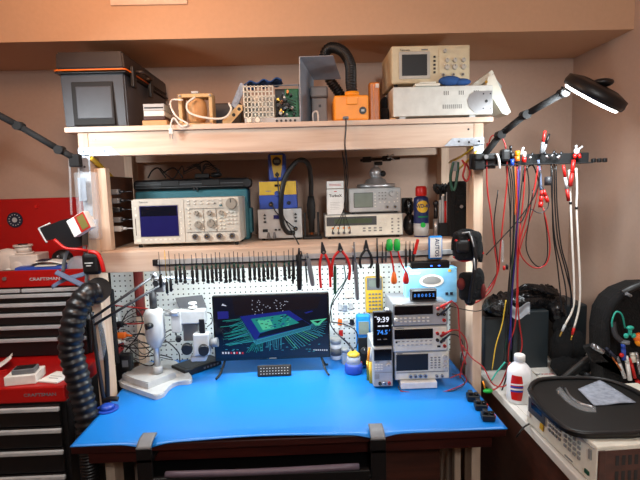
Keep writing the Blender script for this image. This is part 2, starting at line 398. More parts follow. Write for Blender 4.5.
B('craft_black').box(-.355, .36, .01, .275, .001, H-.062, .004).obj('body', tch)
t = B('craft_red').box(-.36, .36, 0, .008, H-.074, H, .003).box(-.36, -.35, .008, .27, H-.06, H, .001).box(.35, .36, .008, .27, H-.06, H, .001).box(-.36, .36, .262, .27, H-.06, H, .001).box(-.35, .35, .008, .262, H-.06, H-.05)
t.obj('tray_rim', tch)
l = B('craft_red').box(-.36, .375, .258, .284, H+.001, H+.31, .012, 3).obj('lid', tch)
B('red').cyl((-.02+.06, .25, H+.27), (-.02+.06, .257, H+.27), .008, n=10).obj('lid_catch', l)
B('light_gray').text('CRAFTSMAN', (W(45, 281, 2.1).x-(CX-.36), -.0015, H-.040), .0185, sx=1.25).obj('lettering', tch)
B('steel').cyl((W(5, 279, 2.1).x-(CX-.36), .0, H-.033), (W(5, 279, 2.1).x-(CX-.36), -.008, H-.033), .008, n=14).obj('lock', tch)
ys = [292.5, 301.5, 311.5, 324, 336.5, 351]
zz = [W(40, y, 2.1).z-CZ for y in ys]
tops = [H-.076]+zz
for i in range(5):
    za, zb = tops[i], tops[i+1]
    if i == 0:
        for xx0, xx1 in ((-.355, W(22, 290, 2.1).x-(CX-.36)), (W(24, 290, 2.1).x-(CX-.36), .35)):
            d = B('craft_black').box(xx0, xx1, -.008, .01, zb+.002, za-.002, .002).obj('drawer', tch)
            B('light_gray').box(xx0, xx1, -.022, -.0085, za-.018, za-.002, .003).obj('handle', d)
    else:
        d = B('craft_black').box(-.355, .35, -.008, .01, zb+.002, za-.002, .002).obj('drawer', tch)
        B('light_gray').box(-.355, .352, -.022, -.0085, za-.018, za-.002, .003).obj('handle', d)
d = B('craft_black').box(-.355, .35, -.008, .01, .004, tops[5]-.002, .002).obj('drawer', tch)
B('light_gray').box(-.355, .352, -.022, -.0085, tops[5]-.018, tops[5]-.002, .003).obj('handle', d)
# things on the cabinet lip and chest
def box_thing(name, label, cat, mat, px, py, Yb, w, d, h, z, rz=0, bev=.002, group=None, parts=None):
    p = W(px, py, Yb); r = thing(name, label, cat, (p.x, Yb, z), rz, group)
    B(mat).box(-w/2, w/2, 0, d, 0, h, bev).obj('body', r)
    return r
q = Wz(25, 382, CZ+.0005)
w_ = thing('white_box', 'flat white cardboard box on the red cabinet lip left of the hose', 'box', (q.x, q.y-.03, CZ+.001), .15)
B('paper').box(-.055, .055, 0, .10, 0, .035, .002).obj('carton', w_)
g_ = thing('metal_tray', 'small dark gray plastic tray resting on the white box', 'tray', (q.x+.005, q.y-.015, CZ+.0375), .2)
B('gray').box(-.04, .04, 0, .055, 0, .018, .003).m('black').box(-.034, .034, .006, .049, .0181, .0195).obj('tray_body', g_)
q = Wz(50, 381, CZ+.0005)
p_ = thing('white_card', 'white printed leaflet lying beside the white box on the cabinet', 'leaflet', (q.x, q.y-.02, CZ+.001), -.25)
B('paper').box(-.045, .045, 0, .10, 0, .006, .001).m('gray').box(-.02, .02, .03, .035, .0061, .0065).box(-.03, .02, .05, .053, .0061, .0065).obj('sheets', p_)
q = Wz(3, 372, CZ+.0005)
p_ = thing('paper_scrap', 'crumpled cream paper scrap with red stripe at the left photo edge', 'paper', (q.x-.02, q.y, CZ+.001), .5)
B('paper').grid(lambda u, v: (-.05+.1*u, .09*v, .002+.045*u*u+.01*math.sin(6*v)), 8, 8).obj('sheet', p_, solid=.001)
B('red').box(-.05, .03, .0, .006, .0, .004).obj('stripe', p_)
# sanding disc, spools and tool tray clutter in the chest
c = W(14.5, 220, 2.352); dd = thing('disc_emblem', 'round navy and white magnet disc stuck on the open red lid', 'magnet', (c.x, 2.353, c.z))
B('navy').cyl((0, 0, 0), (0, .004, 0), .037, n=28).obj('disc', dd)
B('light_gray').cyl((0, -.001, 0), (0, 0, 0), .012, n=16).obj('center', dd)
t = B('light_gray')
for k in range(13):
    a = 2*PI*k/13; t.cyl((.026*math.cos(a), -.001, .026*math.sin(a)), (.026*math.cos(a), 0, .026*math.sin(a)), .0028, n=6)
t.obj('star_ring', dd)
ZC = CT-.05+.001
def pile(px, py, Y, z): p = W(px, py, Y); return (p.x, Y, z)
c = W(24, 262, 2.18)
s_ = thing('parts_bin', 'stack of beige divided boxes standing in the red chest', 'box', (c.x, 2.17, ZC), .1)
B('paper').box(-.075, .075, 0, .13, 0, .05, .003).obj('lower_box', s_)
B('spool').box(-.055, .065, .0, .12, .051, .108, .004).obj('upper_box', s_)
c = W(22, 236, 2.22)
s_ = thing('solder_spool', 'cream plastic spool on top of the beige boxes by the disc', 'spool', (c.x, 2.22, ZC+.1085))
B('spool').cyl((0, 0, 0), (0, 0, .008), .042, n=24).cyl((0, 0, .0081), (0, 0, .034), .034, n=20).cyl((0, 0, .0341), (0, 0, .042), .040, n=24).obj('spool_body', s_)
B('dark_steel').cyl((0, 0, .0425), (0, 0, .046), .02, n=16).obj('hub', s_)
s_ = thing('packet', 'cream crumpled plastic bag heaped at the left end of the chest', 'bag', (W(3, 262, 2.16).x, 2.16, ZC))
B('spool').ball((0, .04, .07), .08, .035, .068).ball((.05, .03, .05), .045, .03, .05).obj('bag_body', s_)
s_ = thing('brown_box', 'dark brown tin lying at the front left of the chest', 'box', (W(6, 270, 2.12).x, 2.115, ZC), -.1)
B('stripe_dark').box(-.04, .04, 0, .04, 0, .045, .003).obj('tin', s_)
s_ = thing('blue_packet', 'navy blue and white foil packet lying in the red chest', 'packet', (W(40, 268, 2.13).x, 2.125, ZC), .05)
B('hakko_blue').box(-.11, .10, 0, .10, 0, .06, .01).m('paper').box(-.02, .07, -.001, .07, .0602, .064, .001).obj('wrapper', s_)
s_ = thing('white_leaflet', 'white and blue printed instruction leaflet on the blue packet', 'leaflet', (W(45, 262, 2.13).x, 2.13, ZC+.0645), .03)
B('paper').grid(lambda u, v: (-.08+.15*u, .1*v, .002+.014*abs(math.sin(3*u))), 14, 3).obj('sheet', s_, solid=.0012)
B('navy').box(-.04, .0, .001, .06, .018, .022).obj('print_block', s_)
s_ = thing('black_camera', 'small black round gadget lying in the chest under the goggles', 'gadget', (W(57, 258, 2.2).x, 2.25, ZC))
B('black').ball((0, 0, .075), .05, .03, .045).m('steel').ball((-.005, -.028, .09), .008).obj('gadget_body', s_)
s_ = thing('clear_pouch', 'clear plastic pouch of small parts at the right end of the chest', 'bag', (W(75, 268, 2.13).x, 2.14, ZC))
B('clear_bag').ball((0, .03, .05), .055, .03, .048).obj('pouch_film', s_)
# hanging goggles, box and straps in front of the left post
c = W(70, 232, 1.88)
s_ = thing('face_shield', 'navy and red safety goggles hanging from clear straps on the left post', 'goggles', (c.x, 1.84, c.z))
t = B('rubber').prism([(-.085, .02), (-.06, -.025), (-.03, -.02), (.02, -.06), (.07, -.05), (.075, .01), (.05, .06), (0, .05)], -.02, .03); t.obj('frame', s_)
B('light_gray').tube([(-.085, -.021, .022), (-.062, -.024, -.026), (-.055, -.024, -.03)], .003).tube([(-.085, -.021, .022), (-.04, -.021, .04)], .003).obj('lens_edge', s_)
B('red').tube([(-.03, -.022, -.022), (.01, -.026, -.055), (.06, -.024, -.062), (.085, -.01, -.07)], .006).obj('lower_rim', s_)
c = W(81, 224, 1.80)
s_ = thing('test_box', 'small white box with red bordered olive label hung on the goggles', 'box', (c.x, 1.78, c.z), -.25)
t = B('white').at(ry=-.45).box(-.042, .042, 0, .03, -.034, .034, .003).obj('carton', s_)
B('lead_red').at(ry=-.45).box(-.004, .042, -.001, .0, -.032, .032).obj('label_border', s_)
B('label_olive').at(ry=-.45).box(.006, .036, -.0018, -.0008, -.026, .026).obj('label_face', s_)
for i, (px, nm) in enumerate(((69.5, 'left'), (78.5, 'right'))):
    o = B('clear').tube([W(px, 160, 1.86), W(px+1, 190, 1.86), W(px+2, 215, 1.86)], .0042, 8).obj('clear_tube'); tag(o, '%s of two clear plastic tubes hanging beside the left post' % nm, 'tube')
s_ = thing('clear_organizer', 'clear plastic hanging box with gray label on the left post', 'organizer', (W(86, 200, 1.87).x, 1.87, W(86, 240, 1.87).z))
hh = W(86, 172, 1.87).z-W(86, 240, 1.87).z
B('clear').box(-.04, .045, 0, .02, 0, hh, .004).obj('case_shell', s_)
B('sheet').box(-.025, .005, -.002, -.0005, hh*.58, hh*.92).obj('gray_label', s_)
B('clear_bag').box(.0, .03, .002, .018, .006, hh*.3).obj('contents', s_)
c = W(101, 261, 1.86)
s_ = thing('tape_measure', 'black and red tape measure clipped at the left post below the shelf', 'tape measure', (c.x, 1.82, c.z))
B('black').box(-.05, .018, -.018, .02, -.045, .04, .016, 3).obj('case', s_)
B('red').tube([(-.02, -.008, .044), (.010, -.012, .036), (.024, -.012, .005), (.03, -.01, -.035)], .008).obj('rim', s_)
B('light_gray').box(-.035, -.005, -.0195, -.022, .0, .004).box(-.03, -.012, -.0195, -.022, -.010, -.006).obj('lettering', s_)
for i, pts in enumerate((((52, 287, 1.86), (66, 279, 1.86), (84, 274, 1.85), (89, 268, 1.85)), ((56, 272, 1.84), (70, 279, 1.84), (88, 288, 1.84)), ((72, 238, 1.85), (65, 258, 1.85), (63, 272, 1.85)), ((84, 246, 1.83), (87, 265, 1.83), (86, 290, 1.83)))):
    o = B('strap_blue' if i < 2 else 'gray').tube([W(*p) for p in pts], .011 if i < 2 else .007, 8, flat=.3).obj('strap')
    tag(o, ('lower blue gray strap crossing over the chest front', 'upper blue gray strap crossing over the chest front', 'gray strap slanting down from the goggles', 'gray strap hanging straight below the white labelled box')[i], 'strap')
# ================================================================ hose / duct on the left
def corrug(t, pts, r, pitch, amp, n=20):
    P = catmull(pts, 40); L_ = [0]
    for a, b in zip(P, P[1:]): L_.append(L_[-1]+(b-a).length)
    N = int(L_[-1]/pitch*6); Q = []; j = 0
    for i in range(N+1):
        s = L_[-1]*i/N
        while j < len(L_)-2 and L_[j+1] < s: j += 1
        f = (s-L_[j])/max(1e-9, L_[j+1]-L_[j]); Q.append(P[j].lerp(P[j+1], f))
    t.tube(Q, r, n, smooth_pts=False, rf=lambda q: 1+amp*math.cos(2*PI*q*L_[-1]/pitch)); return t
hs = thing('exhaust_hose', 'thick black corrugated fume hose curving down beside the bench', 'hose', W(95, 292, 1.80))
o0 = hs.location
hp = [W(97, 292, 1.83), W(87, 295, 1.80), W(77, 309, 1.77), (W(72, 330, 1.75)), (W(71, 350, 1.75)), (W(77, 375, 1.75)), (W(83, 400, 1.75)), (W(87, 420, 1.75)), (W(88, 440, 1.76))]
corrug(B('rubber'), [p-o0 for p in hp], .042, .030, .07).obj('corrugated_tube', hs)
B('black').cyl(W(95, 293, 1.85)-o0, W(99, 289, 1.81)-o0, .046, n=28).obj('collar', hs)
hp = [W(88, 448, 1.76), W(90, 470, 1.76), W(92, 500, 1.78), Vector((-.86, 1.82, .35)), Vector((-.86, 1.86, .03))]
h2 = B('black'); corrug(h2, hp, .034, .012, .06); tag(h2.obj('mesh_hose'), 'thinner black ribbed hose below the left corner of the bench', 'hose')
# black floor-to-bench clutter beside the hose: folded stand arms
o = B('dark_steel').tube([W(92, 312, 1.88), W(96, 350, 1.86), W(104, 402, 1.84)], .008).obj('metal_rod'); tag(o, 'dark metal rod standing beside the corrugated hose', 'rod')
o = B('black').tube([W(100, 322, 1.9), W(106, 360, 1.89), W(108, 404, 1.88)], .010, flat=.5).obj('black_bar'); tag(o, 'black flat bar leaning right of the metal rod', 'bar')
o = B('fabric_black').box(*(lambda r: (r[0], r[1], 2.02, 2.06, r[2], r[3]))(R(105, 290, 114, 366, 2.02)), .01).obj('black_pouch'); tag(o, 'narrow black pouch hanging at the left end of the bench', 'pouch')
o = B('clear').tube([W(88, 316, 1.88), W(100, 322, 1.86), W(103, 345, 1.86), W(100, 360, 1.86)], .012, 9, flat=.4).obj('clear_shield'); tag(o, 'clear curved plastic strip beside the black hose', 'plastic strip')
# clamp with blue base on the mat corner
q = Wz(105, 412, DZ+.002)
s_ = thing('blue_suction_base', 'blue plastic suction base at the left edge of the mat', 'base', (q.x, q.y, DZ+.002))
B('blue').cyl((0, .02, 0), (0, .02, .006), .042, n=24).lathe([(.03, .006), (.024, .018), (.012, .022)], (0, .02, 0)).obj('disc', s_)
B('black').tube([(-.03, .05, .02), (.0, .05, .03), (.035, .045, .03)], .01, flat=.5).obj('lever', s_)
# ================================================================ top shelf
S = SZ+.001
# big black tool case
a, b, c, d = W(63, 124, 1.90), W(128, 123, 1.90), W(58, 68, 1.90), W(127, 66, 1.90)
cx = (a.x+b.x)/2; tb = thing('tool_case', 'large black plastic tool case at the left end of the top shelf', 'tool case', (cx, 1.90, S))
hw0 = (b.x-a.x)/2-.004; hw1 = (d.x-c.x)/2; hh = d.z-S-.01; dp = .55
def taper(mat, w0, w1, y0, y1, z0, z1, inset=0):
    t = B(mat); bm = t.bm; vs = []
    for z, w, i in ((z0, w0, inset), (z1, w1, 0)):
        for x, y in ((-w, y0+i), (w, y0+i), (w, y1-i), (-w, y1-i)): vs.append(bm.verts.new((x, y, z)))
    for f in ((0, 1, 5, 4), (1, 2, 6, 5), (2, 3, 7, 6), (3, 0, 4, 7), (0, 3, 2, 1), (4, 5, 6, 7)): bm.faces.new([vs[k] for k in f])
    bmesh.ops.bevel(bm, geom=list(bm.edges), offset=.006, segments=2, affect='EDGES'); return t
taper('case_gray', hw0, hw1-.008, 0, dp, 0, hh-.014, .01).obj('body', tb)
ht = W(100, 52, 1.90).z-S
taper('case_lid', hw1-.001, hw1-.006, -.012, dp, hh+.0005, ht).obj('lid', tb)
B('orange').tube([(-hw1-.004, dp*.5, hh-.004), (-hw1-.004, -.01, hh-.004), (-hw1+.004, -.016, hh-.004), (hw1-.004, -.016, hh-.004), (hw1+.004, -.01, hh-.004), (hw1+.004, dp*.55, hh-.004)], .003, smooth_pts=False).obj('elastic_band', tb)
B('black').box(-hw1-.003, hw1+.003, -.014, dp+.002, hh-.016, hh-.009, .003).obj('rim', tb)
B('black_matte').box(-.080, .076, -.004, .01, .006, hh-.045, .003).obj('recess_frame', tb)
B('case_gray').box(-.064, .070, -.006, .001, .030, hh-.062, .004).obj('recess_panel', tb)
t = B('black').box(hw1-.001, hw1+.014, .04, .075, hh-.06, hh+.02, .004); t.obj('latch', tb)
B('black').box(hw1-.001, hw1+.014, .25, .285, hh-.06, hh+.02, .004).obj('latch', tb)
t = B('case_lid').tube([(hw1+.002, .10, hh+.01), (hw1+.03, .11, hh+.01), (hw1+.03, .22, hh+.01), (hw1+.002, .23, hh+.01)], .008); t.obj('handle', tb)
# stack of small boxes
p = W(155, 123, 1.95); z = S
for w_, h, mt, nm, lb, cat in ((.096, .026, 'orange', 'wood_block', 'orange brown wood block at the bottom of the small stack', 'block'), (.084, .014, 'stripe_dark', 'brown_box', 'reddish brown box, second from the bottom of the small stack', 'box'),
                         (.080, .021, 'paper', 'white_box', 'white box near the top of the small stack by the black case', 'box'), (.082, .026, 'light_gray', 'gray_box', 'gray green box on top of the small stack by the black case', 'box')):
    mt = {'orange': 'shell_wood', 'stripe_dark': 'dark_panel'}.get(mt, mt)
    o = thing(nm, lb, cat, (p.x, 1.945, z)); B(mt).box(-w_/2, w_/2, 0, .12, 0, h, .002).obj('shell', o)
    B('black' if nm == 'gray_box' else mt).box(-w_/2+.004, w_/2-.004, -.001, .001, h*.3, h*.5).obj('edge_band', o); z += h+.0008
# transformer
x0, x1, z0, z1 = R(179, 94, 213, 122, 1.96)
tr = thing('transformer', 'open brass coloured power transformer with white mains cord on the top shelf', 'transformer', ((x0+x1)/2, 1.95, S)); w_ = (x1-x0)/2; h = z1-S
t = B('putty').box(-w_, w_, 0, .07, h-.014, h, .002).box(-w_, w_, 0, .07, .0, .012, .002).box(-w_, -w_+.014, 0, .07, .012, h-.014, .002).box(w_-.014, w_, 0, .07, .012, h-.014, .002); t.obj('core_frame', tr)
B('shell_wood').at(rz=0).lathe([(.024, .0125), (.036, .03), (.039, h*.5), (.036, h-.03), (.024, h-.0145)], (0, .03, 0), n=32).obj('winding', tr)
for sx in (-1, 1):
    for zz_ in (.006, h-.007): B('steel').cyl((sx*(w_-.008), .001, zz_), (sx*(w_-.008), -.005, zz_), .005, n=6).obj('bolt', tr)
B('light_gray').box(-.014, .014, .0, .02, h+.0005, h+.010, .002).obj('terminal_tag', tr)
o0 = tr.location
cord = [W(195, 97, 1.93), W(187, 104, 1.92), W(190, 113, 1.91), W(207, 118, 1.91), W(224, 118, 1.92), W(231, 110, 1.93), W(229, 103, 1.94)]
B('white_cord').tube([q-o0 for q in cord], .0042).obj('cord', tr)
cord = [W(183, 100, 1.93), W(172, 100, 1.93), W(171, 107, 1.9), W(177, 117, 1.885), W(188, 124, 1.88), W(181, 126, 1.876), W(174, 118, 1.876), W(171, 124, 1.874), W(171, 129, 1.872)]
pc = B('white_cord').tube([q-o0 for q in cord], .0036).obj('cord', tr)
pl = W(171, 129, 1.872)-o0
B('white_cord').box(pl.x-.009, pl.x+.009, pl.y-.006, pl.y+.004, pl.z-.02, pl.z+.003, .004).m('steel').box(pl.x-.006, pl.x-.004, pl.y-.003, pl.y+.001, pl.z-.036, pl.z-.02).box(pl.x+.004, pl.x+.006, pl.y-.003, pl.y+.001, pl.z-.036, pl.z-.02).obj('plug', pc)
x0, x1, z0, z1 = R(214, 103, 240, 121, 2.1)
o = thing('black_adapter', 'black power brick lying behind the transformer cord', 'adapter', ((x0+x1)/2, 2.1, S)); B('black').box(-.06, .06, 0, .1, 0, z1-S, .004).obj('shell', o); B('dark_gray').box(-.05, .05, -.001, .001, .006, z1-S-.006).obj('label_plate', o)
p = W(234, 120, 1.94); o = thing('metal_bracket', 'beige metal bracket with two round holes beside the open frame supply', 'bracket', (p.x, 1.94, S))
t = B('putty').prism([(-.045, 0), (-.02, 0), (.035, .055), (.035, .075), (.02, .078), (-.045, .018)], 0, .006); t.obj('plate', o)
for x, zz_ in ((.022, .06), (.0, .038)): B('black').cyl((x, -.0005, zz_), (x, .0, zz_), .007, n=14).obj('hole', o)
# open frame supply with white grid and exposed electronics
x0, x1, z0, z1 = R(244, 85, 300, 121, 1.95)
op = thing('open_supply', 'open bench instrument with white grille and exposed electronics under a blue cloth', 'instrument', ((x0+x1)/2, 1.95, S)); w_ = x1-x0; h = z1-S; s0 = -w_/2; s1 = s0+w_*.52
B('light_gray').box(s0, -s0, 0, .22, 0, .026, .003).obj('chassis', op)
g = B('ivory')
for i in range(9): g.box(s0+i*(s1-s0)/8-.002, s0+i*(s1-s0)/8+.002, .0, .004, .0265, h)
for i in range(7): g.box(s0, s1, .0, .004, .028+i*(h-.032)/6-.002, .028+i*(h-.032)/6+.002)
g.box(s0, s0+.003, .004, .2, .0265, h).box(s0, s1, .2, .203, .0265, h); g.obj('grille', op)
for x in (s0+.018, s0+.052): B('ivory').cyl((x, 0, .016), (x, -.014, .016), .011, .009).obj('knob', op)
B('pcb').box(s1+.045, -s0-.004, .06, .063, .0265, h-.004).m('black').box(s1+.005, s1+.045, .06, .063, .0265, h-.004).obj('circuit_board', op)
for i in range(26):
    x = s1+.016+random.random()*(-s0-s1-.04); zz_ = .035+random.random()*(h-.055)
    B(['brass', 'light_gray', 'black', 'dark_steel', 'copper', 'black', 'white'][i % 7]).cyl((x, .059, zz_), (x, .03-.02*random.random(), zz_), .003+.004*random.random(), n=10).obj('capacitor', op)
for i in range(5): B('dark_gray').cyl((s1+.012+i*.018, 0, .012), (s1+.012+i*.018, -.006, .012), .005, n=10).obj('front_jack', op)
B('dark_steel').box(s1, -s0, .0, .004, h-.004, h).box(-s0-.004, -s0, .0, .004, .0265, h).obj('frame_rail', op)
t = B('dark_gray')
for i in range(5): t.tube([(s1+.01, .02, .03+.01*i), (s1+.04, .01, h*.5+.006*i), (s1+.09, .02, .04+.012*i)], .0014)
t.obj('loose_wires', op)
o = thing('blue_cloth', 'crumpled blue and gray cloth draped on top of the white grille', 'cloth', ((x0+x1)/2-.05, 1.98, S+h+.002))
B('cloth_blue').grid(lambda u, v: (-.06+.15*u, -.01+.12*v, .006+.012*math.sin(9*u+2*v)**2+.014*u), 20, 12).obj('cloth_fold', o, solid=.004)
B('gray_cloth').grid(lambda u, v: (-.075+.03*u-.045*v, -.02+.02*v, .006-.085*v+.006*math.sin(7*u)), 6, 10).obj('cloth_tail', o, solid=.003)
# bent sheet metal cover with gray device
x0, x1, z0, z1 = R(299, 57, 340, 120, 1.93)
sm = thing('sheet_metal_cover', 'gray folded sheet metal enclosure standing on end beside the orange box', 'enclosure', (x0, 1.93, S)); h = z1-S; w_ = (x1-x0)
def quadp(mat, pts, name, par, th=.003):
    o0 = par.location; t = B(mat); q = [W(*p)-o0 for p in pts]; n = (q[1]-q[0]).cross(q[2]-q[0]).normalized()*th
    a = [t.bm.verts.new(v) for v in q]; b = [t.bm.verts.new(v+n) for v in q]
    t.bm.faces.new(a); t.bm.faces.new(b[::-1])
    for k in range(4): t.bm.faces.new((a[k], b[k], b[(k+1) % 4], a[(k+1) % 4]))
    return t.obj(name, par)
quadp('sheet', [(299, 57, 1.93), (300, 122, 1.93), (313, 121, 2.08), (313, 80, 2.08)], 'side_panel', sm)
quadp('sheet', [(299, 57, 1.93), (333, 56, 1.93), (341, 79, 2.08), (313, 80, 2.08)], 'top_flap', sm)
B('light_gray').box(0, w_*.92, -.003, .1, 0, .004).obj('edge_lip', sm)
x0, x1, z0, z1 = R(312, 86, 327, 119, 2.0)
o = thing('wall_transformer', 'gray plastic device with round dial inside the sheet metal enclosure', 'device', ((x0+x1)/2, 2.0, S)); h = z1-S
B('gray').box(-.032, .032, 0, .08, 0, h*.7, .005).box(-.036, .036, -.005, .08, h*.7+.0005, h, .008).obj('shell', o)
B('white').tube([(-.028, -.004, .01), (-.028, -.004, .045), (-.01, -.004, .05), (-.008, -.004, .012), (-.02, -.004, .004), (-.028, -.004, .01)], .004).obj('cable_loop', o)
B('black').box(-.004, .006, -.0015, .0, h*.45, h*.52).obj('switch', o)
# orange fume extractor with hose
x0, x1, z0, z1 = R(334, 96, 368, 121, 1.92)
fx = thing('fume_extractor', 'orange boxed suction unit with a black hose arching over it', 'extractor', ((x0+x1)/2, 1.90, S)); w_ = (x1-x0)/2; h = z1-S; o0 = fx.location
B('orange_yellow').box(-w_, w_, 0, .2, 0, h, .006).obj('body', fx)
B('orange_yellow').box(-w_*.3, w_*.35, -.006, .0, h*.62, h*.95, .003).obj('front_tab', fx)
B('orange_yellow').cyl((w_*.1, .04, h), (w_*.1, .04, h+.018), .028, n=24).obj('outlet_ring', fx)
B('black').cyl((w_*.65, 0, h*.38), (w_*.65, -.005, h*.38), .014, n=20).m('light_gray').box(w_*.65-.006, w_*.65+.006, -.007, -.005, h*.38-.004, h*.38+.004).obj('logo_badge', fx)
hp = [Vector((w_*.1, .04, h+.015))]+[W(*q)-o0 for q in ((351, 82, 1.95), (350, 64, 1.99), (342, 51, 2.04), (330, 48, 2.09), (324, 58, 2.12), (329, 78, 2.13), (337, 90, 2.14), (341, 97, 2.15), (343, 108, 2.16))]
corrug(B('black'), hp, .021, .011, .09, 16).obj('hose', fx)
o = thing('amber_bottle', 'tall amber plastic tube standing between orange box and beige scope', 'bottle', (W(375, 120, 2.0).x, 2.02, S)); h = W(375, 82, 2.0).z-S
B('amber').box(-.022, .022, -.02, .02, 0, h, .006).m('orange_yellow').box(-.006, -.002, -.0215, -.020, .01, h-.01).obj('body', o); B('paper').box(.004, .018, -.0215, -.020, h*.86, h*.96).obj('label_tag', o)
o = thing('dark_bag', 'dark cloth heap on the top shelf below the beige scope screen side', 'cloth', (W(386, 112, 2.02).x, 2.06, S)); B('fabric_black').ball((0, 0, .035), .03, .05, .034).ball((.005, .03, .08), .02, .04, .04).obj('heap', o)
# silver chassis and beige scope on it
x0, x1, z0, z1 = R(393, 86, 493, 112, 1.93)
sc = thing('silver_chassis', 'long pale gray metal chassis with vent slots lying under the beige scope', 'chassis', ((x0+x1)/2, 1.93, S+.014)); w_ = (x1-x0)/2; h = z1-S-.014
B('pale').box(-w_, w_, 0, .22, 0, h, .003).obj('body', sc)
f = lambda u: -w_+2*w_*u
for us, vv in (((.51, .53, .55), .24), ((.66, .68, .70), .24), ((.81, .83, .85), .24), ((.50, .52, .54, .56, .58, .60, .62), .70), ((.64, .66, .68), .70), ((.80, .82, .84), .70)):
    for u in us: B('black').box(f(u)-.0012, f(u)+.0012, -.0008, .0, h*(1-vv)-.008, h*(1-vv)+.008).obj('vent_slot', sc)
B('steel').prism([(f(.74), h*.5), (f(.76), h*.25), (f(.82), h*.05), (f(.99), h*.05), (f(.99), h*.8), (f(.82), h*.8), (f(.77), h*.7)], -.003, -.0005).obj('side_plate', sc)
for u, v in ((.9, .3), (.97, .3), (.9, .8), (.97, .8)): B('dark_steel').cyl((f(u), -.003, h*(1-v)), (f(u), -.005, h*(1-v)), .003, n=8).obj('screw', sc)
B('black').cyl((f(.93), -.003, h*.45), (f(.93), -.005, h*.45), .006, n=12).obj('grommet', sc)
for x in (-.16, .12): B('light_gray').box(x-.012, x+.012, .01, .05, -.0135, .0).obj('foot', sc)
o = thing('wooden_wedge', 'small light wood and black rubber bits under the silver chassis', 'wedge', (W(400, 117, 1.95).x-.03, 1.94, S)); B('shell_wood').box(-.012, .012, 0, .02, 0, .011, .002).obj('wedge_block', o)
ZT = S+.014+h+.0005
o = thing('white_adapter', 'flat white box squeezed between the beige scope and silver chassis', 'box', (W(428, 88, 1.93).x, 1.922, ZT)); B('ivory').box(-.052, .046, 0, .05, 0, .010, .002).box(-.035, .03, -.001, .05, .0105, .016, .002).obj('shell', o)
x0, x1, z0, z1 = R(391, 46, 470, 85, 1.97)
os_ = Inst('digital_oscilloscope', 'beige oscilloscope with dark screen sitting on the silver chassis, top right', 'oscilloscope', x0+.002, x1, ZT+.020, z1+.003, 1.97, .24, 'beige', bev=.006, feet=.018)
os_.scr(.13, .24, .45, .80, 'screen_dark', 'panel_gray', pad=.012)
os_.btns([.545], (.31, .42, .52, .62, .72), .009, .008, 'black')
B('beige').box(*(lambda a, b: (a.x, b.x, -.004, -.001, a.z, b.z))(os_.uv(.6, .93), os_.uv(.98, .08)), .002).obj('control_panel', os_.root)
os_.line(.60, .30, .98, .315, 'stripe_dark')
for u in (.70, .80, .91): os_.knob(u, .42, .009, 'panel_gray'); os_.knob(u, .60, .011, 'panel_gray'); os_.btn(u-.03, .52, .006, .004)
for u in (.65, .78, .90): os_.bnc(u, .80)
os_.text('Tektronix', .17, .12, .010); os_.line(.38, .10, .46, .13, 'gray'); os_.knob(.67, .17, .008, 'panel_gray')
c = W(455, 83, 1.94); o = thing('blue_pouch', 'soft blue zip pouch wedged in front of the beige scope', 'pouch', (c.x, 1.945, ZT+.004))
B('cloth_blue').ball((-.02, 0, .018), .045, .02, .019).ball((.03, 0, .012), .035, .02, .014).obj('pouch_body', o)
# bent white panels at the right end
p = W(498, 96, 1.97)
o = thing('white_bracket', 'white bent metal panel leaning off the right end of the top shelf', 'panel', (p.x, 1.97, p.z))
a = [W(*q, 1.97)-p for q in ((488, 77), (494, 74), (511, 112), (507, 115), (502, 113), (486, 88))]
B('ivory').prism([(v.x, v.z) for v in a], 0, .10).obj('front_panel', o)
a = [W(*q, 2.0)-p for q in ((494, 73), (492, 70), (470, 86), (474, 90), (482, 84))]
B('ivory').prism([(v.x, v.z) for v in a], .03, .13).obj('arm', o)
a = [W(*q, 2.02)-p for q in ((491, 71), (503, 86), (500, 92), (489, 78))]
B('light_gray').prism([(v.x, v.z) for v in a], .06, .16).obj('back_flange', o)
B('brass').cyl((W(486, 82, 1.97)-p)+Vector((0, -.004, 0)), (W(486, 82, 1.97)-p)+Vector((0, .0, 0)), .006, n=8).obj('hinge', o)
# ================================================================ middle shelf
S2 = MZ+.001
x0, x1, z0, z1 = R(132, 198, 240, 243, 2.0)
te = Inst('digital_oscilloscope', 'large cream oscilloscope with blue lit screen on the middle shelf', 'oscilloscope', x0, x1, S2+.014, z1, 2.0, .17, 'scope_white', bev=.006, feet=.014, rz=-.02)
te.scr(.075, .15, .43, .83, 'screen_blue', 'panel_gray', pad=.004)
a, b = te.uv(.085, .38), te.uv(.42, .17)
B('tv_bg').box(a.x, b.x, -.0056, -.0050, a.z, b.z).obj('display_band', te.root)
a, b = te.uv(0, 1), te.uv(.485, 0); B('scope_white').box(a.x+.002, b.x, -.003, .0, .003, a.z+te.h-.003, .001).obj('screen_bezel', te.root)
te.text('Tektronix', .115, .07, .009)
te.btns([.455], (.3, .42, .54, .66, .78), .006, .006); te.btns([.12+.045*i for i in range(8)], [.90], .010, .005)
te.btns([.04], (.2, .35), .008, .010); te.line(.028, .42, .034, .8, 'stripe_dark'); te.btn(.05, .92, .02, .012, 'ivory')
te.btns((.53, .59, .65, .71, .76, .83), (.06, .13), .010, .005); te.btn(.83, .18, .012, .005, 'teal'); te.btn(.77, .13, .012, .005, 'stripe_dark')
te.btns([.53], (.25, .33, .42, .5, .58, .67), .008, .005, 'ivory')
for u in (.60, .72, .83): te.knob(u, .34, .010)
te.knob(.61, .59, .015); te.knob(.73, .57, .017); te.knob(.93, .15, .024, dp=.02)
te.btns((.89, .925, .96), (.34, .42, .50, .58), .009, .006, 'key_light'); te.btns((.82, .855), (.45, .53, .61, .69), .007, .005, 'ivory'); te.btns((.66, .78), (.50, .68), .007, .006, 'ivory')
for u in (.58, .69, .805, .925): te.bnc(u, .86, .012)
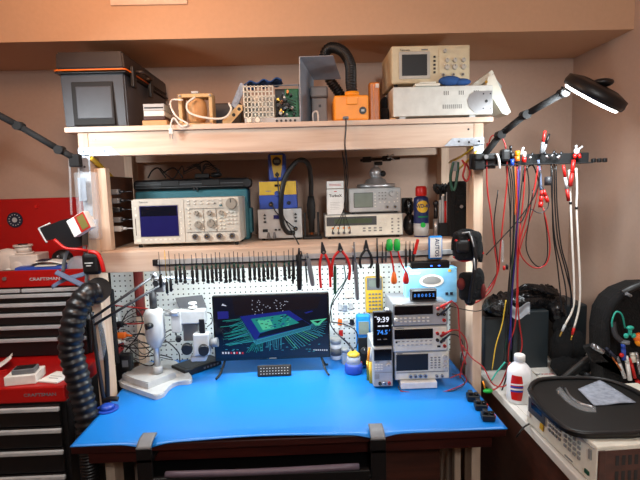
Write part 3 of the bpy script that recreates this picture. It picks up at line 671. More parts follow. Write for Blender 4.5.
for u0, u1, v0, v1 in ((.5, .86, .235, .24), (.5, .98, .755, .76), (.66, .663, .24, .75), (.78, .783, .24, .75)): te.line(u0, v0, u1, v1)
# teal case with black bag behind
x0, x1, z0, z1 = R(136, 190, 249, 243, 2.19)
tc_ = thing('teal_case', 'teal hard carry case standing behind the cream oscilloscope', 'case', ((x0+x1)/2, 2.19, S2)); w_ = (x1-x0)/2; h = z1-S2
B('teal').box(-w_, w_, 0, .1, 0, h, .012, 3).obj('shell', tc_)
B('teal').box(w_-.002, w_+.012, .01, .08, .03, h*.62, .005).obj('side_latch', tc_)
bb = thing('black_bag', 'flat black zipped carry bag lying on the teal case', 'bag', ((x0+x1)/2+.002, 2.175, S2+h+.001)); h2_ = W(190, 179, 2.18).z-S2-h
B('rubber').box(-w_-.004, w_+.01, 0, .12, 0, h2_, .018, 3).obj('body', bb)
B('gray').box(-w_+.01, w_-.02, -.0012, .0004, h2_*.52, h2_*.56).box(-w_+.01, w_-.02, -.0012, .0004, h2_*.25, h2_*.28).obj('piping', bb)
for sx in (-.08, .10): B('black').box(sx-.05, sx+.03, -.004, .003, h2_*.35, h2_*.9, .003).obj('handle_strap', bb)
for sx in (.015, .03): B('black').box(sx-.004, sx+.004, -.006, .0, -.004, .01, .001).obj('zipper_pull', bb)
B('rubber').cyl((w_+.0, -.012, h2_*.5), (w_+.0, .0, h2_*.5), .018).obj('side_buckle', bb)
ZB = S2+h+h2_+.002
for i, (pts, r) in enumerate((([(148, 178), (152, 171), (158, 168), (163, 174), (166, 178)], .0035), ([(163, 173), (172, 168), (177, 170), (183, 178)], .0035), ([(160, 168), (168, 176), (174, 178), (182, 166), (184, 174)], .003), ([(184, 172), (196, 166), (206, 161), (214, 167), (222, 176)], .003))):
    o = B('black').tube([W(x, y, 2.2) for x, y in pts], r).obj('cable'); tag(o, '%s black looped cable from the left on top of the black bag' % ORD[i], 'cable')
c = W(202, 172, 2.2); o = thing('black_adapter', 'black plug and cable bundle on top of the black bag', 'adapter', (c.x, 2.2, ZB))
B('black').box(-.035, .03, 0, .03, 0, .022, .004).ball((.06, .01, .014), .028, .016, .013).obj('plug_body', o)
t = B('dark_gray')
for i in range(22):
    a = PI*i/21; t.tube([(0, .01, .02), (.02*math.cos(a), 0, .045+.02*math.sin(3*a)), (.085*math.cos(a), 0, .02+.05*math.sin(a)*(.6+.4*(i % 3)/2))], .0016, 4)
t.obj('wire_bundle', o)
# blue and yellow instruments
x0, x1, z0, z1 = R(258, 209, 302, 237, 2.13)
ha = Inst('rework_station', 'white rework station with two arrow keypads under the blue and yellow station', 'soldering station', x0, x1, S2+.008, z1, 2.13, .17, 'light_gray', feet=.0075)
ha.scr(.36, .20, .54, .33, 'screen_blue', 'light_gray', pad=.001)
for u in (.16, .86):
    for v, pol in ((.19, 1), (.31, -1)):
        c = ha.uv(u, v); B('black').prism([(c.x-.007, c.z-.004*pol), (c.x+.007, c.z-.004*pol), (c.x, c.z+.006*pol)], -.004, -.001).obj('arrow_key', ha.root)
    c = ha.uv(u, .42); B('black').box(c.x-.006, c.x+.006, -.004, -.001, c.z-.004, c.z+.003, .001).obj('arrow_key', ha.root)
ha.btn(.16, .72, .022, .012, 'black'); ha.btn(.40, .70, .01, .007, 'black'); ha.btn(.48, .70, .01, .007, 'black'); ha.bnc(.85, .68, .010, 'black'); ha.bnc(.74, .82, .006, 'black')
for u in (.24, .37): B('gray').lathe([(.006, 0), (.008, .01), (.004, .03)], ha.uv(u, 1)+Vector((0, -.018, .0)), n=10).obj('nozzle', ha.root)
ZH = z1+.0008
x0, x1, z0, z1 = R(259, 181, 297, 208.5, 2.14)
hk = Inst('soldering_station', 'blue and yellow soldering station stacked on the white rework station', 'soldering station', x0, x1, ZH, z1, 2.14, .13, 'hakko_blue', feet=False)
a, b = hk.uv(.01, .5), hk.uv(.99, .02)
B('yellow').box(a.x, b.x, -.003, .02, a.z, b.z+.001, .002).obj('upper_panel', hk.root)
hk.scr(.42, .12, .56, .2, 'tv_brown', 'yellow', pad=0); hk.knob(.48, .45, .013, 'hakko_blue', .008); hk.bnc(.31, .83, .011, 'black'); hk.text('HAKKO', .25, .36, .007, 'hakko_blue'); hk.knob(.78, .80, .009, 'navy', .003)
ZK = z1+.0008
x0, x1, z0, z1 = R(268, 153, 286, 181, 2.15)
hd = Inst('digital_meter_holder', 'small blue and yellow tip thermometer standing on top of the soldering station', 'thermometer', x0, x1, ZK, z1, 2.15, .05, 'hakko_blue', feet=False, bev=.012)
c = hd.uv(.5, .5); t = B('yellow').prism([(c.x-.026, c.z+.052), (c.x+.026, c.z+.052), (c.x+.022, c.z+.0), (c.x+.014, c.z-.045), (c.x-.014, c.z-.045), (c.x-.022, c.z)], -.004, .0); t.obj('face_plate', hd.root)
c = hd.uv(.5, .3); B('dark_gray').cyl((c.x, -.004, c.z), (c.x, -.009, c.z), .019, n=24).obj('dial_ring', hd.root); B('lcd').box(c.x-.012, c.x+.012, -.0105, -.009, c.z-.006, c.z+.006).obj('display', hd.root)
c = hd.uv(.5, .78); B('black').cyl((c.x, -.003, c.z), (c.x, -.015, c.z), .009, n=14).obj('plug', hd.root)
# hot air hose loop and handle stand
hh_ = B('black').tube([W(*q) for q in ((294, 233, 2.1), (287, 232, 2.08), (282, 222, 2.06), (281, 200, 2.04), (285, 178, 2.04), (295, 163, 2.05), (303, 160, 2.07), (309, 166, 2.09), (311, 182, 2.11), (311, 196, 2.12))], .0105, 12).obj('hot_air_hose')
tag(hh_, 'thick black looped hose arching in front of the rework stations', 'hose')
st_ = thing('hot_air_gun', 'black hot air gun resting in its stand right of the rework station', 'hot air tool', (W(312, 236, 2.14).x, 2.14, S2)); zt_ = W(311, 196, 2.14).z-S2
B('black').box(-.04, .045, -.01, .09, 0, .012, .003).box(-.035, -.025, 0, .02, .012, zt_*.62, .002).box(.025, .035, 0, .02, .012, zt_*.62, .002).obj('stand', st_)
B('black_matte').lathe([(.012, .03), (.014, zt_*.45), (.018, zt_*.5), (.019, zt_*.8), (.013, zt_)], (0, 0, 0)).obj('handle', st_)
B('copper').cyl((0, -.001, .02), (0, -.001, .06), .008).obj('nozzle', st_)
for i, pts in enumerate((((277, 172, 2.12), (278, 182, 2.11), (279, 195, 2.1), (283, 215, 2.09), (292, 232, 2.08), (299, 245, 1.95), (302, 256, 1.87)), ((271, 202, 2.11), (276, 212, 2.1), (285, 220, 2.09), (295, 228, 2.1)))):
    o = B('lead_black').tube([W(*q) for q in pts], .0028).obj('station_cord'); tag(o, ('long thin black cord running down from the blue and yellow thermometer', 'short black cord drooping from the blue and yellow station')[i], 'cable')
# white tall box, bench meter, LCR meter, magnifier base
x0, x1, z0, z1 = R(325, 214, 403, 237, 2.10)
bm_ = Inst('bench_multimeter', 'pale bench multimeter with long green display at the bottom of the middle stack', 'bench meter', x0, x1, S2+.010, z1, 2.10, .20, 'inst_gray', feet=.009, face='ivory')
a, b = bm_.uv(.02, .50), bm_.uv(.66, .10); B('inst_dark').box(a.x, b.x, -.004, -.001, a.z, b.z).obj('display_frame', bm_.root)
bm_.scr(.12, .19, .60, .40, 'lcd_green', 'black', pad=.002)
bm_.btns((.50, .57, .64, .71), (.64, .76), .012, .006, 'key_gray'); bm_.btns((.71, .77), (.22, .36, .50), .009, .005); bm_.btns((.86, .94), (.25, .4, .55, .7, .84), .008, .006, 'key_gray')
for i, u in enumerate((.10, .17, .24, .31)):
    c = bm_.uv(u, .60); B('orange_yellow').box(c.x-.005, c.x+.005, -.006, -.001, c.z-.003, c.z+.003, .001).obj('tag', bm_.root); bm_.bnc(u, .82, .0065, 'steel')
for i, u in enumerate((.10, .17, .24, .31)):
    c0 = bm_.root.location+bm_.uv(u, .82, -.014)
    o = B('lead_black').tube([c0, c0+Vector((0, -.02, .02)), W(344, 208, 2.06), W(345+i, 180, 2.05), W(346 if i % 2 else 342, 150, 1.99)], .0016, 5).obj('probe_cable')
    tag(o, '%s thin black test cable from the left rising from the pale bench multimeter' % ORD[i], 'cable')
ZM = z1+.001
x0, x1, z0, z1 = R(327, 181, 344.5, 213, 2.09)
wt = thing('white_carton', 'tall white printed carton standing on the pale bench multimeter', 'carton', ((x0+x1)/2, 2.11, ZM)); w_ = (x1-x0)/2; h = z1-ZM
B('white').box(-w_, w_, 0, .05, 0, h*.76, .002).box(-w_+.001, w_-.001, .001, .049, h*.78, h, .002).obj('box_body', wt)
B('stripe_dark').text('TurboX', (0, -.0008, h*.56), .017).obj('printed_name', wt)
B('red').box(-w_+.012, w_-.012, -.0008, .0, h*.86, h*.87).box(-w_+.012, w_-.012, -.0008, 0, h*.9, h*.91).box(-.006, .006, -.0008, .0, h*.68, h*.70).obj('print_lines', wt)
t = B('key_gray')
for i in range(5): t.box(-w_+.014, w_-.018-.004*(i % 2), -.0008, .0, h*(.36-.05*i), h*(.365-.05*i))
t.obj('small_print', wt)
x0, x1, z0, z1 = R(349, 188, 401, 212, 2.11)
lc = Inst('lcr_meter', 'gray bench meter with square LCD stacked on the pale bench multimeter', 'bench meter', x0, x1, ZM+.006, z1, 2.11, .18, 'inst_gray', rz=0, face='light_gray', feet=.0055)
lc.scr(.10, .2, .45, .78, 'lcd', 'inst_dark', pad=.002)
lc.btns((.50,), (.25, .38, .51, .64, .77), .007, .005); lc.btns((.58, .64, .70), (.2, .33, .46), .007, .005, 'key_gray'); lc.knob(.82, .25, .013, 'light_gray'); lc.btns((.93,), (.2, .32, .45, .58), .006, .005)
lc.btns((.60, .68, .77, .87), (.60,), .007, .005); lc.bnc(.73, .80, .008); lc.bnc(.88, .80, .008)
ZL = z1+.001
lx = (x0+x1)/2
mb = thing('magnifier_stand', 'round silver weighted stand with ball joint and black clamp on the gray meter', 'stand', (W(376, 188, 2.2).x, 2.20, ZL))
B('alu').lathe([(.086, 0), (.089, .006), (.086, .016), (.05, .020), (.044, .036), (.030, .042), (.018, .05)], n=36).obj('base', mb)
B('alu').ball((0, 0, .066), .029, n=18).obj('ball_joint', mb)
B('alu').cyl((0, 0, .08), (0, 0, .118), .009).obj('stem', mb)
B('black').ball((.030, -.015, .062), .014).cyl((.012, -.01, .062), (.028, -.014, .062), .006).obj('clamp_knob', mb)
B('black').box(-.006, .03, -.012, .012, .10, .118, .004).cyl((-.07, 0, .125), (.11, 0, .130), .006).box(-.06, -.02, -.012, .01, .115, .14, .004).box(.03, .07, -.012, .01, .118, .142, .004).obj('clip_arm', mb)
B('steel').cyl((.05, -.015, .13), (.08, -.02, .145), .005).cyl((.05, -.015, .145), (.085, -.02, .12), .003).obj('alligator_clip', mb)
# plastic bag, spray can, tubes, pouch
c = W(411, 234, 2.14); o = thing('gray_bag', 'crumpled dark gray plastic bag between the meters and the spray can', 'bag', (c.x, 2.16, S2))
B('bag_black').ball((0, 0, .05), .032, .03, .05).ball((-.003, .01, .13), .024, .022, .04).obj('film', o); B('black').box(-.03, .02, .03, .05, .10, .17, .004).obj('dark_tin', o)
p = W(423, 236, 2.06); o = thing('spray_can', 'blue and yellow lubricant spray can with red cap on the middle shelf', 'spray can', (p.x+.002, 2.10, S2)); h = W(423, 186, 2.10).z-S2; r_ = .0325
B('wd_blue').lathe([(r_*.95, 0), (r_, .004), (r_, h*.72), (r_*.93, h*.77), (r_*.6, h*.80)], n=32).obj('can_body', o)
B('red').lathe([(r_*.72, h*.805), (r_*.76, h*.82), (r_*.74, h*.96), (r_*.6, h)], n=28).obj('cap', o)
B('light_gray').lathe([(r_+.0006, .006), (r_+.0006, h*.27)], n=32).obj('silver_band', o)
def wrap(o, name, mat, z0, z1, a0, a1, r, n=12):
    t = B(mat); t.grid(lambda u, v: (r*math.sin(a0+(a1-a0)*u), -r*math.cos(a0+(a1-a0)*u), z0+(z1-z0)*v), n, 2); return t.obj(name, o)
lab = B('yellow').grid(lambda u, v: (lambda a, q: ((r_+.0008)*math.sin(a), -(r_+.0008)*math.cos(a), h*.60+q))(math.cos(2*PI*u)*.85*v, math.sin(2*PI*u)*.026*v), 28, 3).obj('round_label', o)
B('wd_blue').text('WD-40', (0, -r_-.0026, h*.61), .024, sx=.8).obj('brand_lettering', o)
B('green').text('SPECIALIST', (0, -r_-.0012, h*.40), .0085).obj('green_lettering', o)
B('green').cyl((0, -r_-.0005, h*.24), (0, -r_-.0018, h*.24), .011, n=18).obj('green_dot', o)
tr_ = thing('steel_tube', 'polished steel cylinder with small knurled head beside the spray can', 'tube', (W(437, 236, 2.08).x, 2.10, S2)); h = W(437, 205, 2.08).z-S2
B('alu').cyl((0, 0, 0), (0, 0, h*.55), .012, n=20).obj('lower_tube', tr_); B('dark_steel').cyl((0, 0, h*.56), (0, 0, h*1.02), .009, n=14).ball((0, 0, h*1.05), .013).obj('head', tr_)
x0, x1, z0, z1 = R(440, 198, 450, 235, 2.08)
hl = thing('tool_holder', 'black holder filled with steel drill bits and a red marker', 'tool holder', ((x0+x1)/2, 2.08, S2)); h = z1-S2
B('black').box(-.024, .024, 0, .04, 0, h*.35, .003).obj('holder_cup', hl)
for i, (x, mt, hh2, r) in enumerate(((-.017, 'steel', .95, .005), (-.006, 'alu', 1.05, .005), (.004, 'red', .92, .005), (.015, 'alu', 1.15, .0055), (-.012, 'dark_steel', 1.2, .004), (.010, 'dark_steel', 1.25, .004))):
    yy = .012 if i < 4 else .028
    mt = 'light_gray' if mt in ('alu', 'steel') else mt; r *= 1.35; o = B(mt).cyl((hl.location.x+x, 2.08+yy, S2+h*.352), (hl.location.x+x, 2.08+yy, S2+h*hh2), r, n=10).obj({'red': 'marker'}.get(mt, 'drill_bit')); tag(o, ('leftmost front steel bit in the black holder', 'bright steel bit left of the red marker', 'red marker standing in the black tool holder', 'bright steel bit right of the red marker', 'dark rear bit at the left of the holder', 'dark rear bit at the right of the holder')[i], 'marker' if mt == 'red' else 'drill bit')
o = thing('black_cable_coil', 'tangle of black cable above the black tool holder', 'cable', W(443, 186, 2.15)); t = B('black')
for i in range(6): t.tube([(-.03+.02*math.cos(i*2+k*1.9)+.012*k, .01*math.sin(i+k), .022*math.sin(i*1.3+k*2.3)-.012) for k in range(6)], .0045)
t.obj('coil', o)
x0, x1, z0, z1 = R(451, 181, 472, 238, 2.02)
bp_ = thing('black_pouch', 'tall black nylon pouch standing against the right shelf post', 'pouch', ((x0+x1)/2-.002, 2.03, S2)); w_ = (x1-x0)/2-.004; h = z1-S2
B('fabric_black').box(-w_, w_, 0, .07, 0, h, .015, 3).obj('body', bp_)
B('fabric_black').box(-w_*.8, w_*.8, -.008, .001, .01, h*.6, .006).box(-w_*.5, w_*.6, -.014, -.007, h*.55, h*.75, .004).obj('front_pocket', bp_)
B('steel').cyl((.0, -.0145, h*.55), (0, -.018, h*.55), .007, n=12).obj('snap', bp_)
# hanging pieces under the top shelf right
c = W(455, 176, 1.93); o = thing('hand_crimper', 'green and silver spring hand tool hanging near the right post', 'hand tool', c)
B('dark_green').tube([(-.006, 0, .055), (-.018, 0, .0), (-.014, 0, -.045), (-.008, 0, -.058)], .006).tube([(.012, 0, .055), (.010, 0, .01), (.002, 0, -.04), (-.006, 0, -.058)], .006).obj('grips', o)
B('steel').box(-.012, .012, -.004, .004, .02, .06, .003).obj('jaws', o)
o = B('lead_red').tube([W(*q) for q in ((462, 160, 1.93), (465, 166, 1.92), (463, 176, 1.92), (467, 181, 1.92), (470, 172, 1.92), (466, 163, 1.93))], .004).obj('red_clip_loop'); tag(o, 'looped red coiled cord hanging beside the right shelf post', 'cord')
def strap(name, label, pts, mat):
    o = B(mat).tube([W(*q) for q in pts], .010, flat=.4).obj(name); return tag(o, label, 'strap')
strap('yellow_clamp_arm', 'yellow clamp arm slanting under the left end of the top shelf', ((91, 158, 1.90), (102, 168, 1.98), (112, 178, 2.1), (125, 190, 2.25)), 'yellow')
strap('yellow_clamp_arm', 'upper yellow strap slanting under the right end of the top shelf', ((473, 147, 1.90), (462, 156, 2.0), (450, 162, 2.15)), 'yellow')
strap('yellow_clamp_arm', 'lower yellow strap slanting under the right end of the top shelf', ((476, 152, 1.89), (468, 160, 1.96), (458, 170, 2.05)), 'yellow')
# ================================================================ tool strips on the shelf beam
YB = 1.8995
x0, x1, z0, z1 = R(153, 257.5, 299, 263, 1.89)
ms = thing('magnetic_strip', 'long magnetic bar holding the row of small screwdrivers under the scope', 'tool strip', ((x0+x1)/2, 1.882, z0))
wS = (x1-x0)/2; B('light_gray').box(-wS+.02, wS-.012, 0, .017, 0, z1-z0, .001).obj('bar', ms)
for sx in (-1, 1): B('black').box(sx*wS-.012 if sx > 0 else -wS, wS if sx > 0 else -wS+.02, -.001, .017, -.001, z1-z0+.001, .001).obj('end_cap', ms)
B('black').box(-wS+.02, wS-.012, -.001, .0, -.001, .004).obj('lower_edge', ms)
DR = None
xs = [141, 158, 176, 207, 225, 250, 268, 286, 303, 320, 341, 358, 376, 392, 411, 438, 457, 475, 493, 510, 527, 546, 578, 596, 614]
zt0 = z1
def driver(hl=.062, col='dark_green', mat='black', top=.045):
    r = thing('precision_screwdriver', '', 'screwdriver', (0, 0, 0), 0, 'small screwdrivers on the magnetic bar')
    B(mat).lathe([(.0040, -.072), (.0070, -.070), (.0070, -.062), (.0042, -.058), (.0062, -.053), (.0062, -.020), (.0036, -.016)], n=10).obj('handle', r)
    B(col).lathe([(.0042, -.0155), (.0042, -.002)], n=10).obj('collar', r)
    B('dark_steel').cyl((0, 0, -.002), (0, 0, top), .0014, n=6).obj('shaft', r)
    return r
for i, q in enumerate(xs):
    px = 140+q/4
    p = W(px, 268, 1.874)
    if DR is None: o = DR = driver()
    else:
        o = DR.copy(); COL.objects.link(o)
        for ch in DR.children: c = ch.copy(); COL.objects.link(c); c.parent = o
    o.location = (p.x, 1.8795, z0-.002+.004*math.sin(i*1.7)); o['label'] = '%s of the small black green collared screwdrivers from the left on the magnetic bar' % ORD[i]
for i, (px, y0, y1, mt, lb) in enumerate(((159.5, 252, 288, 'black', 'leftmost thin brass and black needle file on the magnetic bar'), (165.5, 250, 294, 'brass', 'long brass shafted file, second tool from the bar left end'), (169.5, 251, 292, 'black', 'black handled pick, third tool from the bar left end'))):
    p = W(px, 270, 1.872); o = thing('needle_file', lb, 'file', (p.x, 1.876, W(px, y1, 1.872).z)); L_ = W(px, y0, 1.872).z-o.location.z
    B('black').lathe([(.003, 0), (.006, .004), (.006, .045), (.003, .05)], n=10).obj('handle', o); B(mt if mt != 'black' else 'dark_steel').cyl((0, 0, .05), (0, 0, L_), .0022, .0012, n=8).obj('shaft', o)
x0, x1, z0b, z1b = R(299.5, 253, 404, 258, 1.89)
x0 = max(x0, ms.location.x+wS+.002); x1 = W(452, 250, 1.89).x
ms2 = thing('magnetic_strip', 'magnetic bar holding pliers and cutters, right of the screwdriver bar', 'tool strip', ((x0+x1)/2, 1.882, z0b)); w2 = (x1-x0)/2
B('light_gray').box(-w2, w2, 0, .017, 0, .022, .001).obj('bar', ms2); B('black').box(-w2, w2, -.001, 0, -.001, .004).obj('lower_edge', ms2)
YT = 1.877
def P2(px, py, Y=YT): return W(px, py, Y)
def plier(name, label, pivot, tips, hl, hr, hm, jm='dark_steel', hr_=.0052):
    """pivot, jaw tip, left handle pts, right handle pts in picture traces on the bar plane"""
    o0 = P2(*pivot); r = thing(name, label, 'pliers', o0)
    L = lambda q: P2(*q)-o0
    t = B(jm); a = L(tips)
    t.prism([(-.006, -.009), (.006, -.009), (.011, 0), (a.x+.003, a.z), (a.x-.003, a.z), (-.011, 0)], -.005, .0045).obj('jaws', r)
    for pts in (hl, hr):
        B(hm).tube([L(q)+Vector((0, -.002, 0)) for q in pts], hr_, 8).obj('handle', r)
    B('steel').cyl((0, -.006, 0), (0, -.008, 0), .004, n=10).obj('pivot', r)
    return r
plier('cutters', 'black headed diagonal cutters with straight red handles on the bar', (323.5, 252), (322, 242), [(322, 254), (320, 263), (320, 275), (321, 288)], [(325, 254), (329, 263), (330, 275), (330.5, 287)], 'red')
plier('pliers', 'red handled long nose pliers spread wide on the bar', (340.5, 250), (339.5, 243), [(339, 251), (334, 257), (332, 266), (332, 277)], [(342, 251), (347, 258), (350, 268), (349, 280)], 'red')
plier('pliers', 'black handled flush cutters spread open on the bar', (366, 249), (366, 240), [(365, 250), (361, 256), (360, 263), (361, 268)], [(368, 250), (371, 256), (372, 263), (370, 268)], 'black')
# small things hung on the bar: box-like or pointed
def hung(name, label, cat, px, y0, y1, r, mat, hmat=None, hy=None, Y=YT, tilt=0):
    a = P2(px, y1, Y); b = P2(px+tilt, y0, Y); o = thing(name, label, cat, a); d = b-a
    f = (y1-(hy or (y0+y1)/2))/(y1-y0)
    B(mat).cyl(d*f, d, r*.45, r*.3, n=8).obj('blade', o); B(hmat or mat).tube([Vector((0, 0, 0)), d*f*.1, d*f*.5, d*f*.95, d*f], r, 9, rf=lambda q: .6+.4*math.sin(PI*min(1, q*1.1))).obj('handle', o); return o
hung('scissors', 'black handled snips at the left end of the pliers bar', 'tool', 299.5, 248, 290, .011, 'dark_steel', 'black', 254, tilt=-.5)
hung('wire_tool', 'black tool with thin shaft beside the left snips', 'tool', 293, 248, 284, .005, 'dark_steel', 'black', 262)
o = hung('deburring_tool', 'gray translucent flat tool hanging between black snips and red cutters', 'tool', 313, 253, 286, .010, 'gray', 'gray', 258, tilt=-6)
o = hung('scraper_tool', 'dark slanted thin tool left of the gray flat tool', 'tool', 307, 254, 283, .0035, 'dark_steel', 'black', 262, tilt=-2)
hung('tweezers', 'long gray pointed tweezers hanging near the bar middle', 'tweezers', 357.5, 242, 300, .009, 'gray', 'gray', 262, tilt=-3.5)
hung('dental_pick', 'slim steel pick beside the long gray tweezers', 'pick', 353, 243, 272, .003, 'steel', 'dark_steel', 255)
hung('metal_file', 'green slim file hanging behind the spread red pliers', 'file', 335, 262, 294, .007, 'steel', 'dark_green', 266)
hung('logic_probe', 'black logic probe with a thick end and long wire on the bar', 'probe', 378, 238, 288, .009, 'black', 'black', 263, tilt=-1)
hung('small_screwdriver', 'dark slim driver left of the two green handled screwdrivers', 'screwdriver', 382.5, 242, 263, .004, 'dark_steel', 'dark_gray', 252)
hung('small_screwdriver', 'second dark slim driver, touching the green handled screwdrivers', 'screwdriver', 386, 244, 262, .0035, 'dark_steel', 'dark_gray', 252)
for i, px in enumerate((389.5, 397)):
    o = thing('nut_driver', '%s of the two green and red handled drivers on the bar' % ('left', 'right')[i], 'screwdriver', P2(px+i*4+2, 262)); L = lambda q: P2(*q)-o.location
    B('green').lathe([(.006, L((px, 251)).z), (.0125, L((px, 250)).z), (.0135, L((px, 245)).z), (.011, L((px, 240)).z), (.006, L((px, 239)).z)], (L((px, 250)).x, 0, 0), n=16).obj('grip', o)
    B('red').tube([L((px+1, 251)), L((px+3+i, 262)), L((px+4.5+i*4.5, 272))], .0035).obj('shaft', o)
    c = L((px+4.5+i*4.5, 279)); B('orange' if i == 0 else 'red').lathe([(.004, .03), (.009, .018), (.0125, -.006), (.010, -.018), (.004, -.021)][::-1], c, n=16).obj('bulb_handle', o)
for i, (px, y0, y1) in enumerate(((406, 241, 268), (410, 241, 263), (413.5, 243, 261), (384, 0, 0))[:3]):
    hung('small_screwdriver', '%s dark slim driver from the left, between green drivers and the red knife' % ORD[i], 'screwdriver', px, y0, y1, .0045, 'dark_steel', 'black', y0+8)
o = B('red').at(P2(416, 247), ry=.25).box(-.006, .006, -.006, .004, -.03, .032, .003).obj('utility_knife'); tag(o, 'short red knife stuck at an angle right of the dark drivers', 'knife')
# tag shaped blue box on the beam right end
x0, x1, z0, z1 = R(429, 236, 443, 259.5, 1.86)
o = thing('blue_tag_box', 'white tag with blue rounded border and vertical lettering on the beam', 'sign', ((x0+x1)/2, 1.862, z0)); w_ = (x1-x0)/2; h = z1-z0
B('sky_blue').box(-w_, w_, 0, .018, 0, h, .008, 3).obj('border', o); B('white').box(-w_+.005, w_-.005, -.001, .001, .007, h-.007, .0005).obj('face', o)
B('wd_blue').text('AUTOS', (.004, -.0015, h*.5), .022, roll=-PI/2).obj('lettering', o)
# usb hub with blue LEDs
x0, x1, z0, z1 = R(409, 260, 447, 268.5, 1.9)
hb = Inst('usb_hub', 'black powered hub with two blue lights on the pale blue box', 'usb hub', x0, x1, z0+.006, z1, 1.86, .035, 'black', feet=False)
for u in (.52, .72): c = hb.uv(u, .6); B('led_blue').box(c.x-.004, c.x+.004, -.002, 0, c.z-.002, c.z+.002).obj('light', hb.root)
# pale blue boxed photo/label board
x0, x1, z0, z1 = R(406, 268, 457, 301, 1.99)
pbx = thing('blue_box', 'pale blue product box with an oval picture behind the bench meters', 'box', ((x0+x1)/2, 1.99, z0-.01)); w_ = (x1-x0)/2; h = z1-z0+.01
B('paper_blue').box(-w_, w_, 0, .06, 0, h, .002).obj('carton', pbx)
t = B('paper').grid(lambda u, v: (.0+.052*v*math.cos(2*PI*u), -.0012, h*.64+.027*v*math.sin(2*PI*u)), 30, 2); t.obj('oval_picture', pbx)
t = B('key_gray').grid(lambda u, v: (.0+.040*v*math.cos(2*PI*u), -.0018, h*.64+.017*v*math.sin(2*PI*u)*(1+.2*math.sin(6*u))), 30, 2); t.obj('picture_detail', pbx)
B('white').box(-w_*.85, -w_*.45, -.0012, 0, h*.84, h*.88).obj('printed_mark', pbx)
for sx, mt in ((.6, 'navy'), (.78, 'navy'), (.7, 'yellow')): B(mt).box(w_*sx-.006, w_*sx+.006, -.0014, 0, h*(.22 if mt == 'navy' else .88), h*(.30 if mt == 'navy' else .95)).obj('mark', pbx)
# ================================================================ bench stack on the right
SB = DZ+.0035
x0, x1, z0, z1 = R(401, 384, 437, 392, 1.88)
o = thing('white_riser', 'white block under the scope at the bottom of the meter stack', 'block', ((x0+x1)/2, 1.875, SB)); RZ = .016+.012
B('white').box(-(x1-x0)/2, (x1-x0)/2, 0, .16, 0, RZ, .003).obj('block_body', o)
x0, x1, z0, z1 = R(394, 350, 448, 386, 1.92)
rs = Inst('compact_oscilloscope', 'small oscilloscope at the bottom of the meter stack on the blue mat', 'oscilloscope', x0, x1, SB+RZ+.0008, z1, 1.90, .19, 'inst_gray', feet=False, face='ivory')
Z1 = z1
rs.scr(.03, .08, .60, .64, 'screen_dark', 'inst_dark', pad=.002)
rs.btns((.67, .74, .81), (.22, .31, .40, .49, .58), .009, .005, 'key_gray'); rs.knob(.92, .22, .011, 'light_gray'); rs.knob(.92, .42, .009, 'light_gray'); rs.knob(.92, .60, .011, 'light_gray')
rs.line(.03, .71, .97, .735, 'key_gray'); rs.btns((.08, .2, .32, .44, .56, .68), (.68,), .010, .004)
for u in (.28, .37, .46, .55): rs.bnc(u, .85, .0075)
for u in (.76, .86): rs.bnc(u, .87, .006)
rs.line(.04, .03, .14, .05, 'gray')
def meter(label, y0, y1, zb, face, Yf, top):
    x0, x1, z0, z1 = R(393, y0, 448, y1, Yf)
    m_ = Inst('bench_multimeter', label, 'bench meter', x0, x1, zb, top, Yf, .20, 'gray' if face == 'inst_gray' else 'inst_gray', feet=False, face=face, bev=.006, inset=.006); return m_
z2 = W(420, 326, 1.90).z; z3 = W(420, 302.5, 1.90).z
m1 = meter('white bench multimeter in the middle of the stack, black display', 327, 349, Z1+.001, 'ivory', 1.895, z2)
m1.scr(.03, .10, .72, .46, 'vfd', 'black', pad=.001); m1.btns([.1+.083*i for i in range(8)], (.70,), .010, .006, 'light_gray'); m1.btn(.06, .58, .008, .008, 'dark_gray'); m1.btns([.1+.083*i for i in range(8)], (.56,), .010, .003, 'key_gray')
for u, v, c_ in ((.80, .28, 'red'), (.80, .54, 'black'), (.91, .28, 'red'), (.91, .54, 'black'), (.93, .78, 'red')): m1.bnc(u, v, .0065, c_, 'jack' if c_ == 'red' else 'terminal')
m1.btn(.83, .80, .014, .008, 'black')
m2 = meter('gray bench multimeter on top of the stack, black display', 303, 326, z2+.001, 'inst_gray', 1.895, z3)
m2.scr(.03, .12, .72, .48, 'vfd', 'black', pad=.001); m2.btns([.14+.082*i for i in range(7)], (.64, .78), .010, .006, 'ivory'); m2.knob(.055, .66, .008, 'ivory')
for u, v, c_ in ((.81, .26, 'red'), (.81, .50, 'black'), (.92, .26, 'red'), (.92, .50, 'black'), (.92, .76, 'red')): m2.bnc(u, v, .0065, c_, 'jack' if c_ == 'red' else 'terminal')
m2.line(.05, .04, .17, .065, 'ivory'); m1.line(.05, .035, .20, .055, 'gray')
x0, x1, z0, z1 = R(410, 289, 436, 301, 1.93)
ck = Inst('digital_clock', 'small dark clock with pale blue digits on the top bench meter', 'clock', x0, x1, z3+.001, z3+.001+(z1-z0), 1.915, .025, 'dark_gray', feet=False)
ck.scr(.04, .14, .96, .86, 'vfd', 'gray', pad=.002)
for i, u in enumerate((.15, .29, .43, .57, .71, .85)):
    B('digit_blue').text('0800 52'.replace(' ', '')[i], ck.uv(u, .5, -.0058), .018).obj('digit', ck.root)
